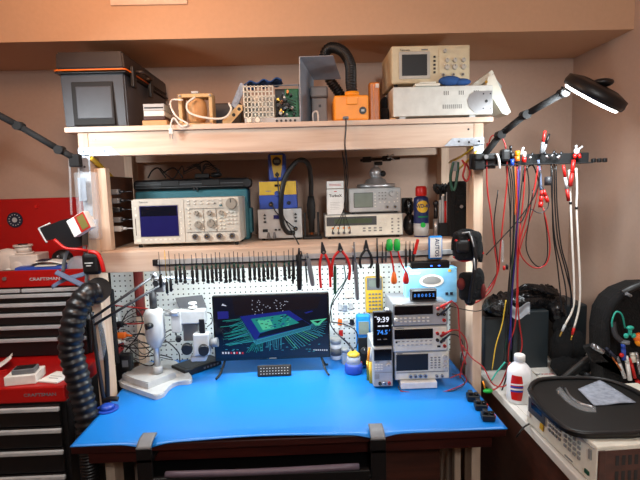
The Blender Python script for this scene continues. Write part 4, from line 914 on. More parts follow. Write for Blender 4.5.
# power supply and tower display
x0, x1, z0, z1 = R(373, 346, 394, 386, 1.91)
x1 = min(x1, rs.root.location.x-rs.w/2-.0015, m1.root.location.x-m1.w/2-.0015)
ps = Inst('power_supply', 'narrow light gray power supply standing left of the meter stack', 'power supply', x0, x1, SB+.004, z1, 1.90, .20, 'inst_gray', feet=.0038, face='light_gray')
ps.scr(.05, .06, .94, .33, 'vfd', 'inst_dark', pad=.001)
ps.btns((.14, .28, .42), (.44, .50, .56), .009, .005, 'key_light'); ps.knob(.77, .48, .014, 'light_gray'); ps.line(.12, .355, .3, .375, 'gray'); ps.line(.05, .63, .95, .64)
for i in range(5): ps.line(.05+.0, .68+.025*i, .30, .685+.025*i, 'gray', 'vent_line')
for u, c_ in ((.32, 'black'), (.58, 'steel'), (.80, 'red')): ps.bnc(u, .90, .0065, c_)
x0b, x1b, z0, z1b = R(373, 311, 392.5, 344, 1.91)
x1b = min(x1b, m2.root.location.x-m2.w/2-.0015, m1.root.location.x-m1.w/2-.0015)
td = Inst('weather_display', 'black upright clock display showing white and blue digits on the power supply', 'clock', x0b, x1b, z1+.001, z1b, 1.905, .02, 'dark_gray', feet=False)
a, b = td.uv(.03, .97), td.uv(.97, .03); B('vfd').box(a.x, b.x, -.002, .001, a.z, b.z, .001).obj('screen', td.root)
B('digit_white').text('9:39', td.uv(.52, .24, -.0026), .031, sx=.95).obj('time_digits', td.root)
B('digit_white').text('AM', td.uv(.13, .15, -.0026), .007).obj('date_text', td.root)
B('digit_blue').text('74.5', td.uv(.48, .60, -.0026), .026).text('F', td.uv(.86, .55, -.0026), .010).obj('temperature_digits', td.root)
[B('digit_white').box(td.uv(u, 0).x-.006, td.uv(u, 0).x+.006, -.0027, -.002, td.uv(0, .43).z, td.uv(0, .40).z).obj('date_mark', td.root) for u in (.32, .52, .72)]
for u in (.3, .62): B('key_gray').box(td.uv(u, 0).x-.007, td.uv(u, 0).x+.007, -.0027, -.002, td.uv(0, .81).z, td.uv(0, .785).z).obj('caption_mark', td.root)
B('white').box(-.010+.022, .028, .0, .018, td.h+.0005, td.h+.010, .003).obj('top_button', td.root)
# yellow clip/markers by the supply
for i, (px, y0, y1, mt, lb) in enumerate(((370.5, 347, 380, 'yellow', 'yellow capped marker standing left of the power supply'), (367.5, 350, 376, 'brass', 'brass colored stick standing beside the yellow marker'))):
    a = Wz(px, y1+1, SB); o = thing('marker', lb, 'marker', (a.x, 1.955+.03*i, SB)); h = W(px, y0, 1.955).z-SB
    B(mt).cyl((0, 0, 0), (0, 0, h*.6), .008, n=14).obj('barrel', o); B('light_gray' if i == 0 else 'orange_yellow').cyl((0, 0, h*.605), (.006, 0, h), .006, .004).obj('cap', o)
# yellow handheld meter on pegboard
YP = 2.295
x0, x1, z0, z1 = R(366, 277, 383, 313, YP)
yh = Inst('handheld_meter', 'yellow and gray handheld meter hanging on the pegboard', 'handheld meter', x0, x1, z0, z1, YP, .032, 'yellow', bev=.007, feet=False)
a, b = yh.uv(.06, .36), yh.uv(.94, .02); B('gray').box(a.x, b.x, -.003, .02, a.z, b.z, .003).obj('upper_housing', yh.root)
yh.scr(.18, .08, .82, .26, 'lcd', 'dark_gray', pad=.001); yh.btns((.22, .42, .6, .8), (.47, .57, .67, .77, .87), .011, .008, 'gray')
# blue multimeter
x0, x1, z0, z1 = R(357, 316, 371.5, 356, 2.10)
bmm = Inst('handheld_meter', 'bright blue handheld multimeter leaning behind the power supply', 'handheld meter', x0, x1, SB, z1, 2.12, .035, 'sky_blue', bev=.01, feet=False)
a, b = bmm.uv(.1, .95), bmm.uv(.9, .42); B('black').box(a.x, b.x, -.003, .01, a.z, b.z, .003).obj('control_face', bmm.root)
bmm.scr(.15, .12, .86, .36, 'lcd', 'sky_blue', pad=.002); bmm.knob(.5, .66, .017, 'dark_gray'); bmm.bnc(.3, .88, .004, 'red'); bmm.bnc(.7, .88, .004, 'black')
# jars
for i, (px, py, yt, mt, r, lb) in enumerate(((336.5, 361, 338, 'white', .026, 'white capped jar right of the television'), (345.5, 366, 348, 'clear_bag', .017, 'translucent jar with white lid beside the white jar'))):
    a = Wz(px, py-1, SB); o = thing('jar', lb, 'jar', (a.x, a.y+.02, SB)); h = W(px, yt, o.location.y).z-SB
    B('bottle_white' if i == 0 else mt).lathe([(r*.95, 0), (r, .004), (r, h*.7), (r*.8, h*.75)], n=22).obj('jar_body', o); B('light_gray').lathe([(r*.98, h*.755), (r*.98, h)], n=22).obj('lid', o)
    if i == 0: B('gray').lathe([(r+.0005, h*.2), (r+.0005, h*.55)], n=22).obj('label_band', o)
a = Wz(354, 373, SB); o = thing('soldering_iron_holder', 'round blue soldering tip cleaner jar with yellow funnel and iron', 'holder', (a.x, a.y+.01, SB))
B('hakko_blue').lathe([(.036, 0), (.040, .006), (.040, .036), (.034, .044)], n=28).obj('jar_base', o); B('clear_bag').lathe([(.033, .0445), (.030, .074)], n=24).obj('wire_sponge', o)
B('yellow').lathe([(.020, .0745), (.028, .080), (.028, .086), (.014, .098)], n=24).obj('yellow_ring', o)
c = o.location
iron = B('dark_gray').tube([c+Vector((0, 0, .100)), c+Vector((-.02, .02, .125)), W(342, 338, 2.08), W(335, 332, 2.1)], .0055, rf=lambda q: 1-.5*q).obj('soldering_iron'); tag(iron, 'dark soldering iron standing in the blue tip jar', 'soldering iron')
cable('iron_cable', 'thin black cable curving up from the soldering iron to the bar', 'cable', ((335, 332, 2.1), (330, 322, 2.1), (332, 305, 2.1), (341, 290, 2.08), (349, 272, 2.0), (346, 262, 1.9)), .0026, 'lead_black')
cable('green_cable', 'pale green and gray wire drooping below the red pliers', 'cable', ((344, 265, 1.92), (345, 280, 2.0), (337, 292, 2.1), (331, 306, 2.14), (332, 322, 2.14)), .0024, 'dark_green')
cable('probe_lead', 'black lead curving from the left to the blue multimeter', 'cable', ((331, 322, 2.12), (343, 324, 2.1), (354, 329, 2.07), (358, 338, 2.06), (356, 348, 2.07)), .0028, 'lead_black')
# small packets on pegboard
for i, (px, py, mt) in enumerate(((340, 307, 'light_gray'), (345, 308, 'sheet'), (351, 306, 'light_gray'), (340, 322, 'orange'), (346, 323, 'light_gray'), (352, 322, 'dark_steel'), (341, 333, 'red'), (349, 294, 'spool'))):
    c = W(px, py, 2.325); o = thing('hanging_packet', ('left top', 'middle top', 'right top', 'orange left middle', 'middle', 'dark right middle', 'small red bottom', 'large cream uppermost')[i]+' small item hooked on the pegboard beside the television', 'packet', c)
    s_ = 1.6 if i == 7 else .8; B(mt).box(-.010*s_*1.3, .010*s_*1.3, 0, .006, -.022*min(s_, 1), .018*min(s_, 1), .003).obj('item_body', o); B('steel').tube([(0, .004, .018), (0, -.002, .024), (0, .009, .028)], .0012).obj('hook', o)
# ================================================================ television
x0, x1, z0, z1 = -.437, .0835, .9185, 1.2175
tv = thing('television', 'flat black television showing a teal circuit chip picture on the blue bench', 'television', ((x0+x1)/2, 2.10, SB)); tw = x1-x0; tz = z0-SB; th = z1-z0
B('black_gloss').box(-tw/2, tw/2, 0, .028, tz, tz+th, .004).box(-tw*.35, tw*.35, .028, .055, tz+.03, tz+th-.06, .01).obj('housing', tv)
for sx, rx in ((-1, -.05), (1, .05)):
    xx = sx*tw*.42; B('black').tube([(xx, .012, tz), (xx+rx*.3, -.02, .02), (xx+rx*.6, -.055, .005)], .006, flat=.6).tube([(xx, .014, tz), (xx+rx*.3, .04, .02), (xx+rx*.6, .07, .005)], .006, flat=.6).obj('stand_foot', tv)
bz = .008
def tp(u, v): return (-tw/2+bz+(tw-2*bz)*u, tz+.016+(th-.016-bz)*(1-v))
def cr(x, y): return ((x-65)/522.0, (y-52+(x-330)*.045)/302.0)
sc_ = B('tv_bg'); a, b = tp(0, 1), tp(1, 0); sc_.box(a[0], b[0], -.0012, .001, a[1], b[1])
def poly(mat, pts, lay=1):
    q = [tp(*cr(*p)) for p in pts]; sc_.m(mat); sc_.prism(q, -.0012-.0003*lay, -.0011-.0003*(lay-1))
def lin_(mat, x0, y0, x1, y1, w, lay=1):
    d = Vector((x1-x0, y1-y0)); n = Vector((-d.y, d.x)).normalized()*w/2
    poly(mat, [(x0+n.x, y0+n.y), (x1+n.x, y1+n.y), (x1-n.x, y1-n.y), (x0-n.x, y0-n.y)], lay)
poly('tv_brown', [(150, 60), (560, 52), (540, 110), (160, 150)], 0.5)
random.seed(3)
for i in range(24):    # left fan of traces
    y = 175+i*5.2; x0_ = 85+random.random()*70; lin_(random.choice(['tv_cyan', 'tv_teal', 'tv_teal']), x0_, y+random.random()*24, 190+i*2.2, 165+i*5, 1.6+random.random()*1.6)
for i in range(9): lin_('tv_teal', 235+i*6, 290-i*1.5, 205+i*9, 325+random.random()*12, 2)
for i in range(11): lin_('tv_cyan', 300+i*7, 275-i*2, 290+i*7+random.random()*14, 300+random.random()*28, 2)
for i in range(13): lin_(random.choice(['tv_teal', 'tv_cyan', 'tv_green']), 380+i*9, 250-i*3, 430+i*12, 320-i*7+random.random()*10, 2.4)
for i in range(7): lin_('tv_cyan', 500+i*2, 200-i*2, 560+i*4, 250-i*12, 1.6)
poly('tv_green', [(505, 172), (583, 160), (560, 180), (548, 196), (530, 198)], 1.5); poly('tv_bg', [(520, 176), (560, 170), (540, 186)], 2.0)
poly('tv_blue', [(480, 132), (515, 122), (520, 126), (487, 137)], 1)
for i in range(26):
    lin_('tv_cyan', 90+random.random()*150, 200+random.random()*110, 90+random.random()*10+random.random()*150, 200+random.random()*110, .01)
for i in range(30):
    x, y = 90+random.random()*480, 290+random.random()*42; lin_('tv_cyan', x, y, x+10, y-1, 3)
poly('tv_cyan', [(178, 156), (240, 284), (252, 296), (508, 214), (508, 196), (244, 270)], 2)
for i in range(5): lin_('tv_bg', 181+i*5, 163+i*0, 236+i*4.5, 276, 2, 2.6)
for i in range(3): lin_('tv_bg', 246, 280+i*5, 506, 201+i*4, 1.4, 2.6)
poly('tv_blue', [(182, 154), (410, 122), (510, 196), (246, 272)], 3)
poly('tv_bg', [(260, 262), (508, 196), (470, 168), (430, 180), (272, 240)], 3.6)
poly('tv_teal', [(232, 166), (392, 140), (455, 184), (270, 236)], 4.2)
poly('tv_green', [(262, 176), (320, 166), (338, 210), (285, 222)], 4.8)
for i in range(46):
    u_, v_ = random.random(), random.random(); x = 240+150*u_+45*v_; y = 166-22*u_+52*v_; lin_(random.choice(['tv_blue', 'tv_bg', 'tv_green']), x, y, x+6+8*random.random(), y-1.5, 3.5, 5.2)
for i in range(40):
    x, y = 235+random.random()*170, 68+random.random()*80; lin_('tv_white', x, y, x+3.5, y, 3, 1.2)
poly('tv_white', [(100, 100), (106, 90), (112, 96), (120, 98), (124, 103)], 1)
poly('screen_blue', [(80, 130), (130, 128), (130, 165), (80, 168)], .8)
for i, c_ in enumerate(('tv_white', 'tv_bg', 'tv_white', 'lead_red', 'tv_white', 'red', 'tv_white', 'lead_red')): x = 92+i*13; poly(c_ if c_ != 'tv_bg' else 'tv_white', [(x, 334), (x+7, 334), (x+7, 344), (x, 344)], 1)
for i in range(7): x = 516+i*10; poly('tv_white', [(x, 319), (x+6, 319), (x+6, 325), (x, 325)], 1)
sc_.obj('screen', tv)
B('gray').box(-.016, .016, -.0008, .0, tz+.004, tz+.008).obj('maker_mark', tv)
# remote leaning
x0, x1, z0, z1 = R(257, 354, 291, 366, 2.07)
rm = thing('remote_control', 'black remote control with rows of small buttons in front of the television', 'remote', ((x0+x1)/2, 2.055, SB+.001)); w_ = (x1-x0)/2; hr = .052
tl = -.35
B('black').at((0, 0, 0), rx=tl).box(-w_, w_, 0, .014, 0.004, hr, .004).obj('case', rm)
src = None
for i in range(10):
    for j in range(3):
        mt = 'gray'
        p = Matrix.Rotation(tl, 4, 'X') @ Vector((-w_+.016+i*(2*w_-.032)/9, -.0005, .014+j*.012))
        if src is None:
            src = B('light_gray').box(-.0022, .0022, -.001, .001, -.0018, .0018).obj('button', rm); o = src
        else: o = src.copy(); COL.objects.link(o)
        o.location = p; o.rotation_euler = (tl, 0, 0)
# ================================================================ boom stand of the microscope
bF, bR, bL = Vector((-.633, 1.893, 0)), Vector((-.545, 2.085, 0)), Vector((-.80, 2.0, 0))
ang = math.atan2(bR.y-bF.y, bR.x-bF.x)-PI/2
mc = thing('microscope_stand', 'white boom stand with black knobs on a heavy white base at the bench left', 'microscope stand', (-.660, 2.035, SB), -.62)
o0 = mc.location; Ri = Matrix.Rotation(.62, 4, 'Z')
def ml_(px, py, Y): return Ri @ (W(px, py, Y)-o0)
def ogee(n=10):
    pts = []; a, b = .135, .115
    cor = [(-a, -b), (-.03, -b), (.03, -b+.02), (.07, -b+.015), (a, -b), (a, b), (-a, b)]
    return cor
def plan(mat, pts, z0, z1, name, sm=4):
    q = [Ri @ (Wz(x, y, SB+z1)-o0) for x, y in pts]; q = catmull(q+[q[0]], sm)[:-1]; t = B(mat); t.prism([(v.x, v.y) for v in q], z0, z1, 'xy')
    bmesh.ops.bevel(t.bm, geom=[e for e in t.bm.edges if min(e.verts[0].co.z, e.verts[1].co.z) > z1-.001], offset=.004, segments=2, affect='EDGES'); return t.obj(name, mc)
plan('light_gray', [(119, 381), (122, 378), (150, 364), (172, 359), (186, 370), (192, 377), (189, 380), (178, 381), (170, 385), (164, 392), (156, 395), (149, 393), (134, 388), (121, 383)], 0, .020, 'base_plate')
plan('light_gray', [(122, 374), (136, 367), (150, 361), (163, 365), (176, 372), (163, 377), (148, 383), (135, 379)], .0202, .047, 'base_block', 1)
pcx, pcy = ml_(158, 372, 2.035).x, ml_(158, 372, 2.035).y
zc = [W(158, y, 2.035).z-SB for y in (375, 368, 347, 343, 308, 290)]
B('light_gray').cyl((pcx, pcy, .0472), (pcx, pcy, zc[1]+.01), .02).obj('column_socket', mc)
B('alu').cyl((pcx, pcy, .05), (pcx, pcy, zc[4]), .0125, n=20).obj('column', mc)
B('dark_gray').cyl((pcx, pcy, zc[4]), (pcx, pcy, zc[5]), .0155, n=18).obj('column_top', mc)
B('light_gray').lathe([(.022, zc[2]), (.024, zc[2]+.012), (.035, zc[2]+.025), (.042, zc[2]+.05), (.043, zc[4]-.022), (.034, zc[4]-.006), (.020, zc[4])], (pcx, pcy, 0), n=26).obj('column_head', mc)
B('black').cyl(ml_(152, 325, 2.0), ml_(146, 327, 1.98), .012, .014).obj('lock_knob', mc)
a = ml_(166, 313, 2.03); b = ml_(179, 313, 2.02)
B('alu').cyl(a, b, .014, n=18).obj('boom_rod', mc)
def wbox(t, x0, y0, x1, y1, Y, d, bev=.004):
    """box traced in the picture at depth Y, kept square to the room"""
    X0, X1, Z0, Z1 = R(x0, y0, x1, y1, Y); t.at(Ri @ (Vector((0, 0, 0))-Vector((o0.x, o0.y, o0.z))), rz=.62)
    t.box(X0, X1, Y, Y+d, Z0, Z1, bev); t.at(); return t
wbox(B('light_gray'), 175, 311, 205, 324, 2.02, .05).obj('boom_arm', mc)
wbox(B('light_gray'), 171, 311, 181, 333, 2.015, .045).obj('boom_block', mc)
wbox(B('black'), 199, 319.5, 204.5, 336, 2.015, .014, .002).obj('focus_rack', mc)
wbox(B('light_gray'), 193, 334, 209, 356, 2.01, .05, .006).obj('focus_body', mc)
wbox(B('light_gray'), 190, 356, 206, 362, 2.02, .04, .008).obj('focus_foot', mc)
wbox(B('gray'), 183, 321, 198, 341, 2.05, .03, .003).obj('rear_bracket', mc)
for x, y, Y, r, mt in ((203.5, 349, 2.01, .023, 'black'), (187, 348, 2.03, .024, 'black'), (178.5, 338, 2.02, .012, 'black')):
    a = ml_(x, y, Y); dv = Ri.to_3x3() @ Vector((0.25, -1, 0)); dv.normalize(); B(mt).cyl(a, a+dv*.028, r, r*.93, n=24).obj('focus_knob', mc)
a = ml_(211, 343, 2.03); b = ml_(218, 342, 2.03); B('gray').cyl(a, b, .02, n=22).obj('side_knob', mc)
a = ml_(193, 311, 2.04); B('white').lathe([(.006, 0), (.006, .012), (.018, .014), (.018, .020), (.010, .022), (.010, .030), (.018, .032), (.017, .038)], a, n=20).obj('top_thumbscrew', mc)
p = [W(*q, 2.29) for q in ((175, 298), (202, 295), (207, 309), (179, 308))]
o = thing('gray_plate', 'gray flat plastic card slanting on the pegboard above the boom arm', 'card', p[0]); B('gray').prism([(v.x-p[0].x, v.z-p[0].z) for v in p], 0, .004).obj('card_face', o)
# flat black unit under the stand
a = Wz(186, 378, SB)
rt = thing('router', 'flat black network box on the mat beside the microscope stand', 'network box', (-.572, 2.085, SB+.002), .80)
B('black').box(0, .20, .0, .115, 0, .030, .004).obj('case', rt); B('dark_gray').box(.02, .18, .015, .10, .0302, .0312).obj('top_inset', rt)
for i in range(5): B('gray').box(.10+.018*i, .110+.018*i, -.001, .001, .008, .017).obj('port', rt)
# plugs, cables and adapters at left end
c = W(108, 312, 2.12); o = thing('power_strip', 'white outlet strip with plugs behind the hose at the bench left', 'power strip', (W(110, 320, 2.14).x, 2.15, W(110, 332, 2.14).z))
B('light_gray').box(-.035, .035, 0, .03, 0, .085, .004).obj('strip_body', o); B('white').box(-.03, -.002, -.022, 0, .052, .078, .004).obj('white_plug', o); B('white').box(.004, .032, -.03, 0, .04, .066, .004).obj('white_plug', o)
o = tag(B('yellow').box(*(lambda r: (r[0], r[1], 2.09, 2.10, r[2], r[3]))(R(112.5, 320, 116, 346, 2.09))).obj('yellow_strip'), 'yellow upright strip beside the orange plug', 'strip')
for nm, lb, px, py, mt, w_, h_ in (('orange_plug', 'orange power plug at the left end of the bench', 122, 336, 'orange', .03, .013), ('black_plug', 'black plug above the orange plug', 120, 325, 'black', .02, .013), ('white_connector', 'white connector just below the orange plug', 118, 342, 'ivory', .022, .010)):
    c = W(px, py, 2.07); o = thing(nm, lb, 'plug', c); B(mt).box(-w_, w_*.5, 0, .022, -h_, h_, .006).cyl((w_*.5, .011, 0), (w_*1.3, .011, -.004), .006, .004).obj('plug_body', o)
c = W(121, 356, 2.02); o = thing('wall_adapter', 'black power adapter standing above the microscope base', 'adapter', (c.x, 2.06, SB+.05)); 
B('black').box(-.026, .024, 0, .04, 0, .075, .006).obj('shell', o); B('gray').box(-.014, .012, -.001, .0, .02, .05).obj('rating_label', o)
cabs = [[(122, 325), (135, 322), (150, 322), (158, 325)], [(124, 337), (140, 334), (155, 338), (172, 330), (180, 342)], [(116, 345), (133, 348), (150, 347), (165, 341), (178, 352), (180, 362)], [(125, 353), (138, 362), (150, 366), (157, 361)], [(114, 360), (130, 369), (145, 372), (152, 368)], [(118, 330), (128, 312), (140, 308), (152, 316)], [(130, 300), (142, 318), (138, 335), (126, 350)], [(112, 352), (124, 345), (140, 356), (160, 355), (172, 358)]]
for i, c_ in enumerate(cabs):
    cable('power_cable', '%s thin black cable from the top in the tangle behind the microscope column' % ORD[i], 'cable', [(x, y, 2.10+.008*((i*3+k) % 4)) for k, (x, y) in enumerate(c_)], .0028, 'lead_black')
for i, c_ in enumerate(([(100, 304), (120, 306), (140, 308), (150, 309)], [(118, 323), (132, 324), (148, 323), (153, 327)])):
    cable('red_cable', ('upper', 'lower')[i]+' red cable running toward the microscope column head', 'cable', [(x, y, 2.09) for x, y in c_], .003, 'lead_red')
cable('ring_cable', 'black cable loop hanging right of the boom arm', 'cable', [(206, 312, 2.1), (211, 314, 2.1), (212, 322, 2.1), (207, 327, 2.1)], .002, 'lead_black')
# twin rod arms
random.seed(11)
for i in range(9):
    x, y = 112+random.random()*14, 322+random.random()*34
    pts = [(x, y)]
    for k in range(3): x += 11+random.random()*9; y = min(360, y+random.uniform(-14, 16)); pts.append((x, y))
    cable('thin_cable', '%s finest black wire from the top left in the tangle by the orange plug' % ORD[i], 'cable', [(a, b, 2.13+.01*(i % 4)) for a, b in pts], .0018, 'lead_black', 'fine wires behind the microscope stand')
for i, (a, b) in enumerate((((91, 319), (154, 276)), ((94, 325), (164, 283)))):
    o = thing('support_arm', ('upper', 'lower')[i]+' of two dark spring lamp arms rising from the hose toward the pegboard', 'lamp arm', W(*a, 1.84)); v = W(*b, 1.96)-o.location
    B('dark_gray').cyl((0, 0, 0), v, .0055, n=10).obj('rod', o); B('gray').cyl(v*.985, v*1.04, .010, n=12).obj('end_joint', o)
c = W(156, 283, 1.95); o = thing('arm_clamp', 'gray clamp joining the two arms in front of the pegboard', 'clamp', c); B('gray').box(-.012, .03, .0, .02, -.04, .02, .004).m('dark_gray').cyl((0, -.008, 0), (0, .0, 0), .012).obj('clamp_body', o)
cable('gray_rod', 'gray horizontal rod behind the left screwdrivers', 'rod', ((158, 278, 2.0), (178, 278, 2.0), (196, 279, 2.0)), .005, 'sheet')
# ================================================================ right hand table
TX = .738; TZ = DZ
tbl = thing('side_table', 'white topped side table along the right wall with dark side panel', 'table', (TX, 1.6, 0))
B('table_white').box(0, XR-TX-.004, -.75, .70, TZ-.032, TZ, .004).obj('table_top', tbl)
B('dark_panel').box(.02, .04, -.70, .66, 0, TZ-.033, .002).obj('side_panel', tbl)
B('dark_panel').box(.045, XR-TX-.03, .60, .62, 0, TZ-.033, .002).obj('back_panel', tbl)
T0 = TZ+.001
# pale instrument turned toward the bench
a = thing('tmp', '', '', (0, 0, 0)); bpy.data.objects.remove(a)
gi = Inst('lab_instrument', 'pale bench instrument with brown side, turned sideways on the white table', 'instrument', 0, .375, T0+.006, T0+.123, 1.38, .40, 'ivory', feet=.0055, rz=-PI/2+.045)
gi.root.location = (.748, 1.383, T0+.006)
gi.scr(.05, .16, .33, .60, 'inst_dark', 'inst_gray', pad=.002)
a_, b_ = gi.uv(.10, .42), gi.uv(.28, .24); B('vfd').box(a_.x, b_.x, -.0056, -.0050, a_.z, b_.z).obj('display', gi.root)
gi.btn(.05, .68, .018, .016, 'white'); c = gi.uv(.27, .72); B('yellow').prism([(c.x-.012, c.z-.010), (c.x+.010, c.z-.012), (c.x+.012, c.z+.012), (c.x-.008, c.z+.010)], -.004, -.002).obj('yellow_sticker', gi.root)
gi.btns((.39, .44, .49, .54), (.22, .35, .48, .61), .011, .009, 'key_gray'); gi.btns((.62, .68, .74, .80), (.25, .38, .51, .64), .011, .009, 'key_gray'); gi.line(.03, .08, .97, .10, 'inst_gray'); gi.btn(.90, .80, .018, .012, 'dark_green'); gi.btn(.93, .3, .010, .03, 'key_gray')
gi.line(.62, .88, .72, .91, 'gray')
B('dark_panel').box(gi.w/2-.001, gi.w/2+.003, .02, .36, .006, gi.h-.012, .001).obj('side_cover', gi.root)
for k in range(2):
    t = B('black')
    for i in range(16): t.box(gi.w/2+.0028, gi.w/2+.0036, .05+.018*i, .060+.018*i, .018+.045*k, .046+.045*k)
    t.obj('vent_grille', gi.root)
B('dark_panel').box(gi.w/2-.001, gi.w/2+.006, 0.002, .022, 0, gi.h-.01, .002).obj('corner_trim', gi.root)
# black tray lid on top
ZI = T0+.006+.117+.001
out = [(529, 388), (533, 381), (545, 377), (575, 376), (600, 377), (625, 384), (648, 398), (652, 425), (640, 431), (612, 432), (585, 432), (566, 427), (548, 413), (535, 399)]
q = [Wz(x, y, ZI+.02) for x, y in out]; ctr = sum(q, Vector())/len(q)
tl_ = thing('tray_lid', 'black rounded plastic tray lid lying on the pale instrument', 'tray', (ctr.x, ctr.y, ZI))
P_ = catmull([v-ctr for v in q]+[q[0]-ctr], 4)[:-1]
t = B('tray_black'); t.prism([(v.x, v.y) for v in P_], 0.001, .010, 'xy'); t.m('black').tube([Vector((v.x*.985, v.y*.985, .014)) for v in P_]+[Vector((P_[0].x*.985, P_[0].y*.985, .014))], .008, 8, smooth_pts=False); t.obj('tray', tl_)
q2 = [Wz(x, y, ZI+.015) for x, y in ((578, 389), (600, 380), (636, 402), (594, 405))]
o = thing('gray_cloth', 'gray mottled felt pad lying on the black tray lid', 'cloth', (q2[0].x, q2[0].y, ZI+.0112)); e = [v-q2[0] for v in q2]
B('gray_cloth').grid(lambda u, v: tuple((e[0].lerp(e[1], u)).lerp(e[3].lerp(e[2], u), v).xy)+(.003+.0015*math.sin(7*u)*math.sin(5*v),), 10, 10).obj('pad', o, solid=.003)
q3 = [Wz(x, y, ZI+.014) for x, y in ((565, 388), (570, 396), (580, 403), (593, 407))]
o = B('steel').tube(q3, .004, flat=.6).obj('glare_arc'); tag(o, 'curved glare streak of the clear plastic, left of the gray pad', 'strip')  # bright steel arc stands in for the white glare on clear plastic
# bottle
a = Wz(523, 406, T0); bo = thing('alcohol_bottle', 'white plastic bottle with red and blue label at the table corner', 'bottle', (a.x+.004, a.y+.045, T0)); Yb = a.y+.045
h = W(523, 354, Yb).z-T0; r_ = (R(511, 380, 534, 400, Yb)[1]-R(511, 380, 534, 400, Yb)[0])/2
B('bottle_white').lathe([(r_*.92, 0), (r_, .008), (r_, h*.62), (r_*.92, h*.70), (r_*.62, h*.79), (r_*.42, h*.83), (r_*.38, h*.86)], n=32).obj('bottle_body', bo)
B('white').lathe([(r_*.45, h*.862), (r_*.45, h*.985), (r_*.38, h)], n=24).obj('cap', bo)
t = B('red').grid(lambda u, v: (lambda s: ((r_+.001)*math.sin(-.62+s), -(r_+.001)*math.cos(-.62+s), h*(.10+.52*v)))((-1+2*u)*.52*(1-.25*(2*v-1)**2)), 10, 8); t.obj('label', bo)
for k, mt in ((.40, 'white'), (.345, 'blue'), (.30, 'white'), (.26, 'blue')):
    B(mt).grid(lambda u, v: ((r_+.0018)*math.sin(-.62-.5+u*1.0), -(r_+.0018)*math.cos(-.62-.5+u*1.0), h*(k+.035*v+.03*u)), 10, 1).obj('label_stripe', bo)
# paper with red text
q = [Wz(*p, T0) for p in ((538, 377), (556, 379), (557, 362), (548, 357), (524, 364))]
o = thing('printed_sheet', 'white sheet with black and red printing behind the white bottle', 'paper', (q[0].x, q[0].y, T0))
B('paper').prism([(v.x-q[0].x, v.y-q[0].y) for v in q], 0, .006, 'xy').obj('sheet', o)
B('black').text('BO', (.012, .012, .0064), .022, rx=0).obj('black_lettering', o); B('red').text('OKER', (.050, .012, .0064), .022, rx=0).obj('red_lettering', o)
o = B('table_white').box(.76, .83, 1.62, 1.70, T0, T0+.003, .001).obj('note_paper'); tag(o, 'small white paper slip beside the front of the white bottle', 'paper')
q3 = [Wz(x, y, ZI+.016) for x, y in ((558, 389), (568, 400), (582, 408), (596, 410))]
o = B('clear').tube(q3, .012, flat=.3).obj('clear_strip'); tag(o, 'clear curved plastic strip on the tray left of the glare streak', 'strip')
o = B('black').tube([Wz(529, 424, T0+.004), Wz(524, 427, T0+.006), Wz(520, 432, T0+.003), Wz(520, 437, T0-.02)+Vector((-.012, 0, 0))], .003).obj('edge_cable'); tag(o, 'short black cable bent over the white table edge below the instrument', 'cable')
# storage bins / speakers
def bx(name, label, cat, x0, y0, x1, y1, Y, d, mat, base=None, bev=.008):
    X0, X1, Z0, Z1 = R(x0, y0, x1, y1, Y); Z0 = base if base is not None else Z0
    o = thing(name, label, cat, ((X0+X1)/2, Y, Z0)); B(mat).box(-(X1-X0)/2, (X1-X0)/2, 0, d, 0, Z1-Z0, bev, 3).obj('body', o); return o, (X1-X0)/2, Z1-Z0
o, w_, h = bx('storage_bin', 'left dark gray bin standing beside the right pine post', 'bin', 484.5, 317, 511.5, 362, 2.04, .17, 'bin', T0); B('black').box(-w_-.0, w_, -.003, .17, h-.010, h+.002, .003).obj('rim', o); zb1 = h
o, w_, h = bx('storage_bin', 'middle dark gray bin behind the white bottle', 'bin', 513, 311, 549, 362, 2.04, .20, 'bin', T0); B('black').box(-w_+.02, -w_+.03, -.002, .001, .01, h-.02, .001).obj('seam', o); zb2 = h
bin2x = o.location.x
o, w_, h = bx('storage_bin', 'right dark gray bin against the wall corner below the white leads', 'bin', 556, 305, 587, 360, 2.12, .20, 'bin', T0); B('black').box(-w_+.02, w_-.02, -.002, .001, .02, .03, .001).obj('lower_groove', o)
def heap(name, label, cat, mat, blobs, seed=1):
    random.seed(seed); t = B(mat); 
    for x, y, Y, r1, r2, r3 in blobs: c = W(x, y, Y); t.ball(c, r1, r2, r3, n=20)
    for v in t.bm.verts: v.co += Vector((random.gauss(0, .0035), random.gauss(0, .0035), random.gauss(0, .0045)))
    return tag(t.obj(name), label, cat)
heap('black_plastic_bag', 'crumpled glossy black plastic bag heaped over the storage bins', 'bag', 'bag_black', [(498, 306, 2.08, .065, .07, .045), (525, 301, 2.12, .12, .06, .055), (545, 302, 2.14, .09, .06, .055), (530, 294, 2.12, .09, .05, .035), (510, 300, 2.13, .08, .05, .035), (556, 312, 2.08, .035, .05, .05), (545, 292, 2.14, .06, .04, .03)])
t = B('bag_black'); 
for i in range(7): t.tube([W(517+i*2, 290-i*.5, 2.07), W(528+i*3, 285+i*1.2, 2.06), W(552+i*1.0, 289+i*.9, 2.08)], .008, 6)
tag(t.obj('bag_folds'), 'twisted black plastic folds on top of the bag over the bins', 'bag')
o = B('clear_bag').grid(lambda u, v: tuple(W(512+18*u, 305+12*v+3*math.sin(5*u), 1.995-.008*math.sin(6*v+3*u))), 12, 8).obj('clear_film', solid=.0015); tag(o, 'wrinkled clear film hanging in front of the middle bin', 'film')
heap('black_backpack', 'black cloth bag slumped between the bins and the marker organizer', 'bag', 'fabric_black', [(563, 350, 2.0, .05, .05, .10), (572, 348, 2.0, .05, .05, .09), (562, 328, 2.05, .04, .04, .06), (578, 364, 1.98, .06, .05, .045), (566, 366, 1.96, .06, .05, .045)], 2)
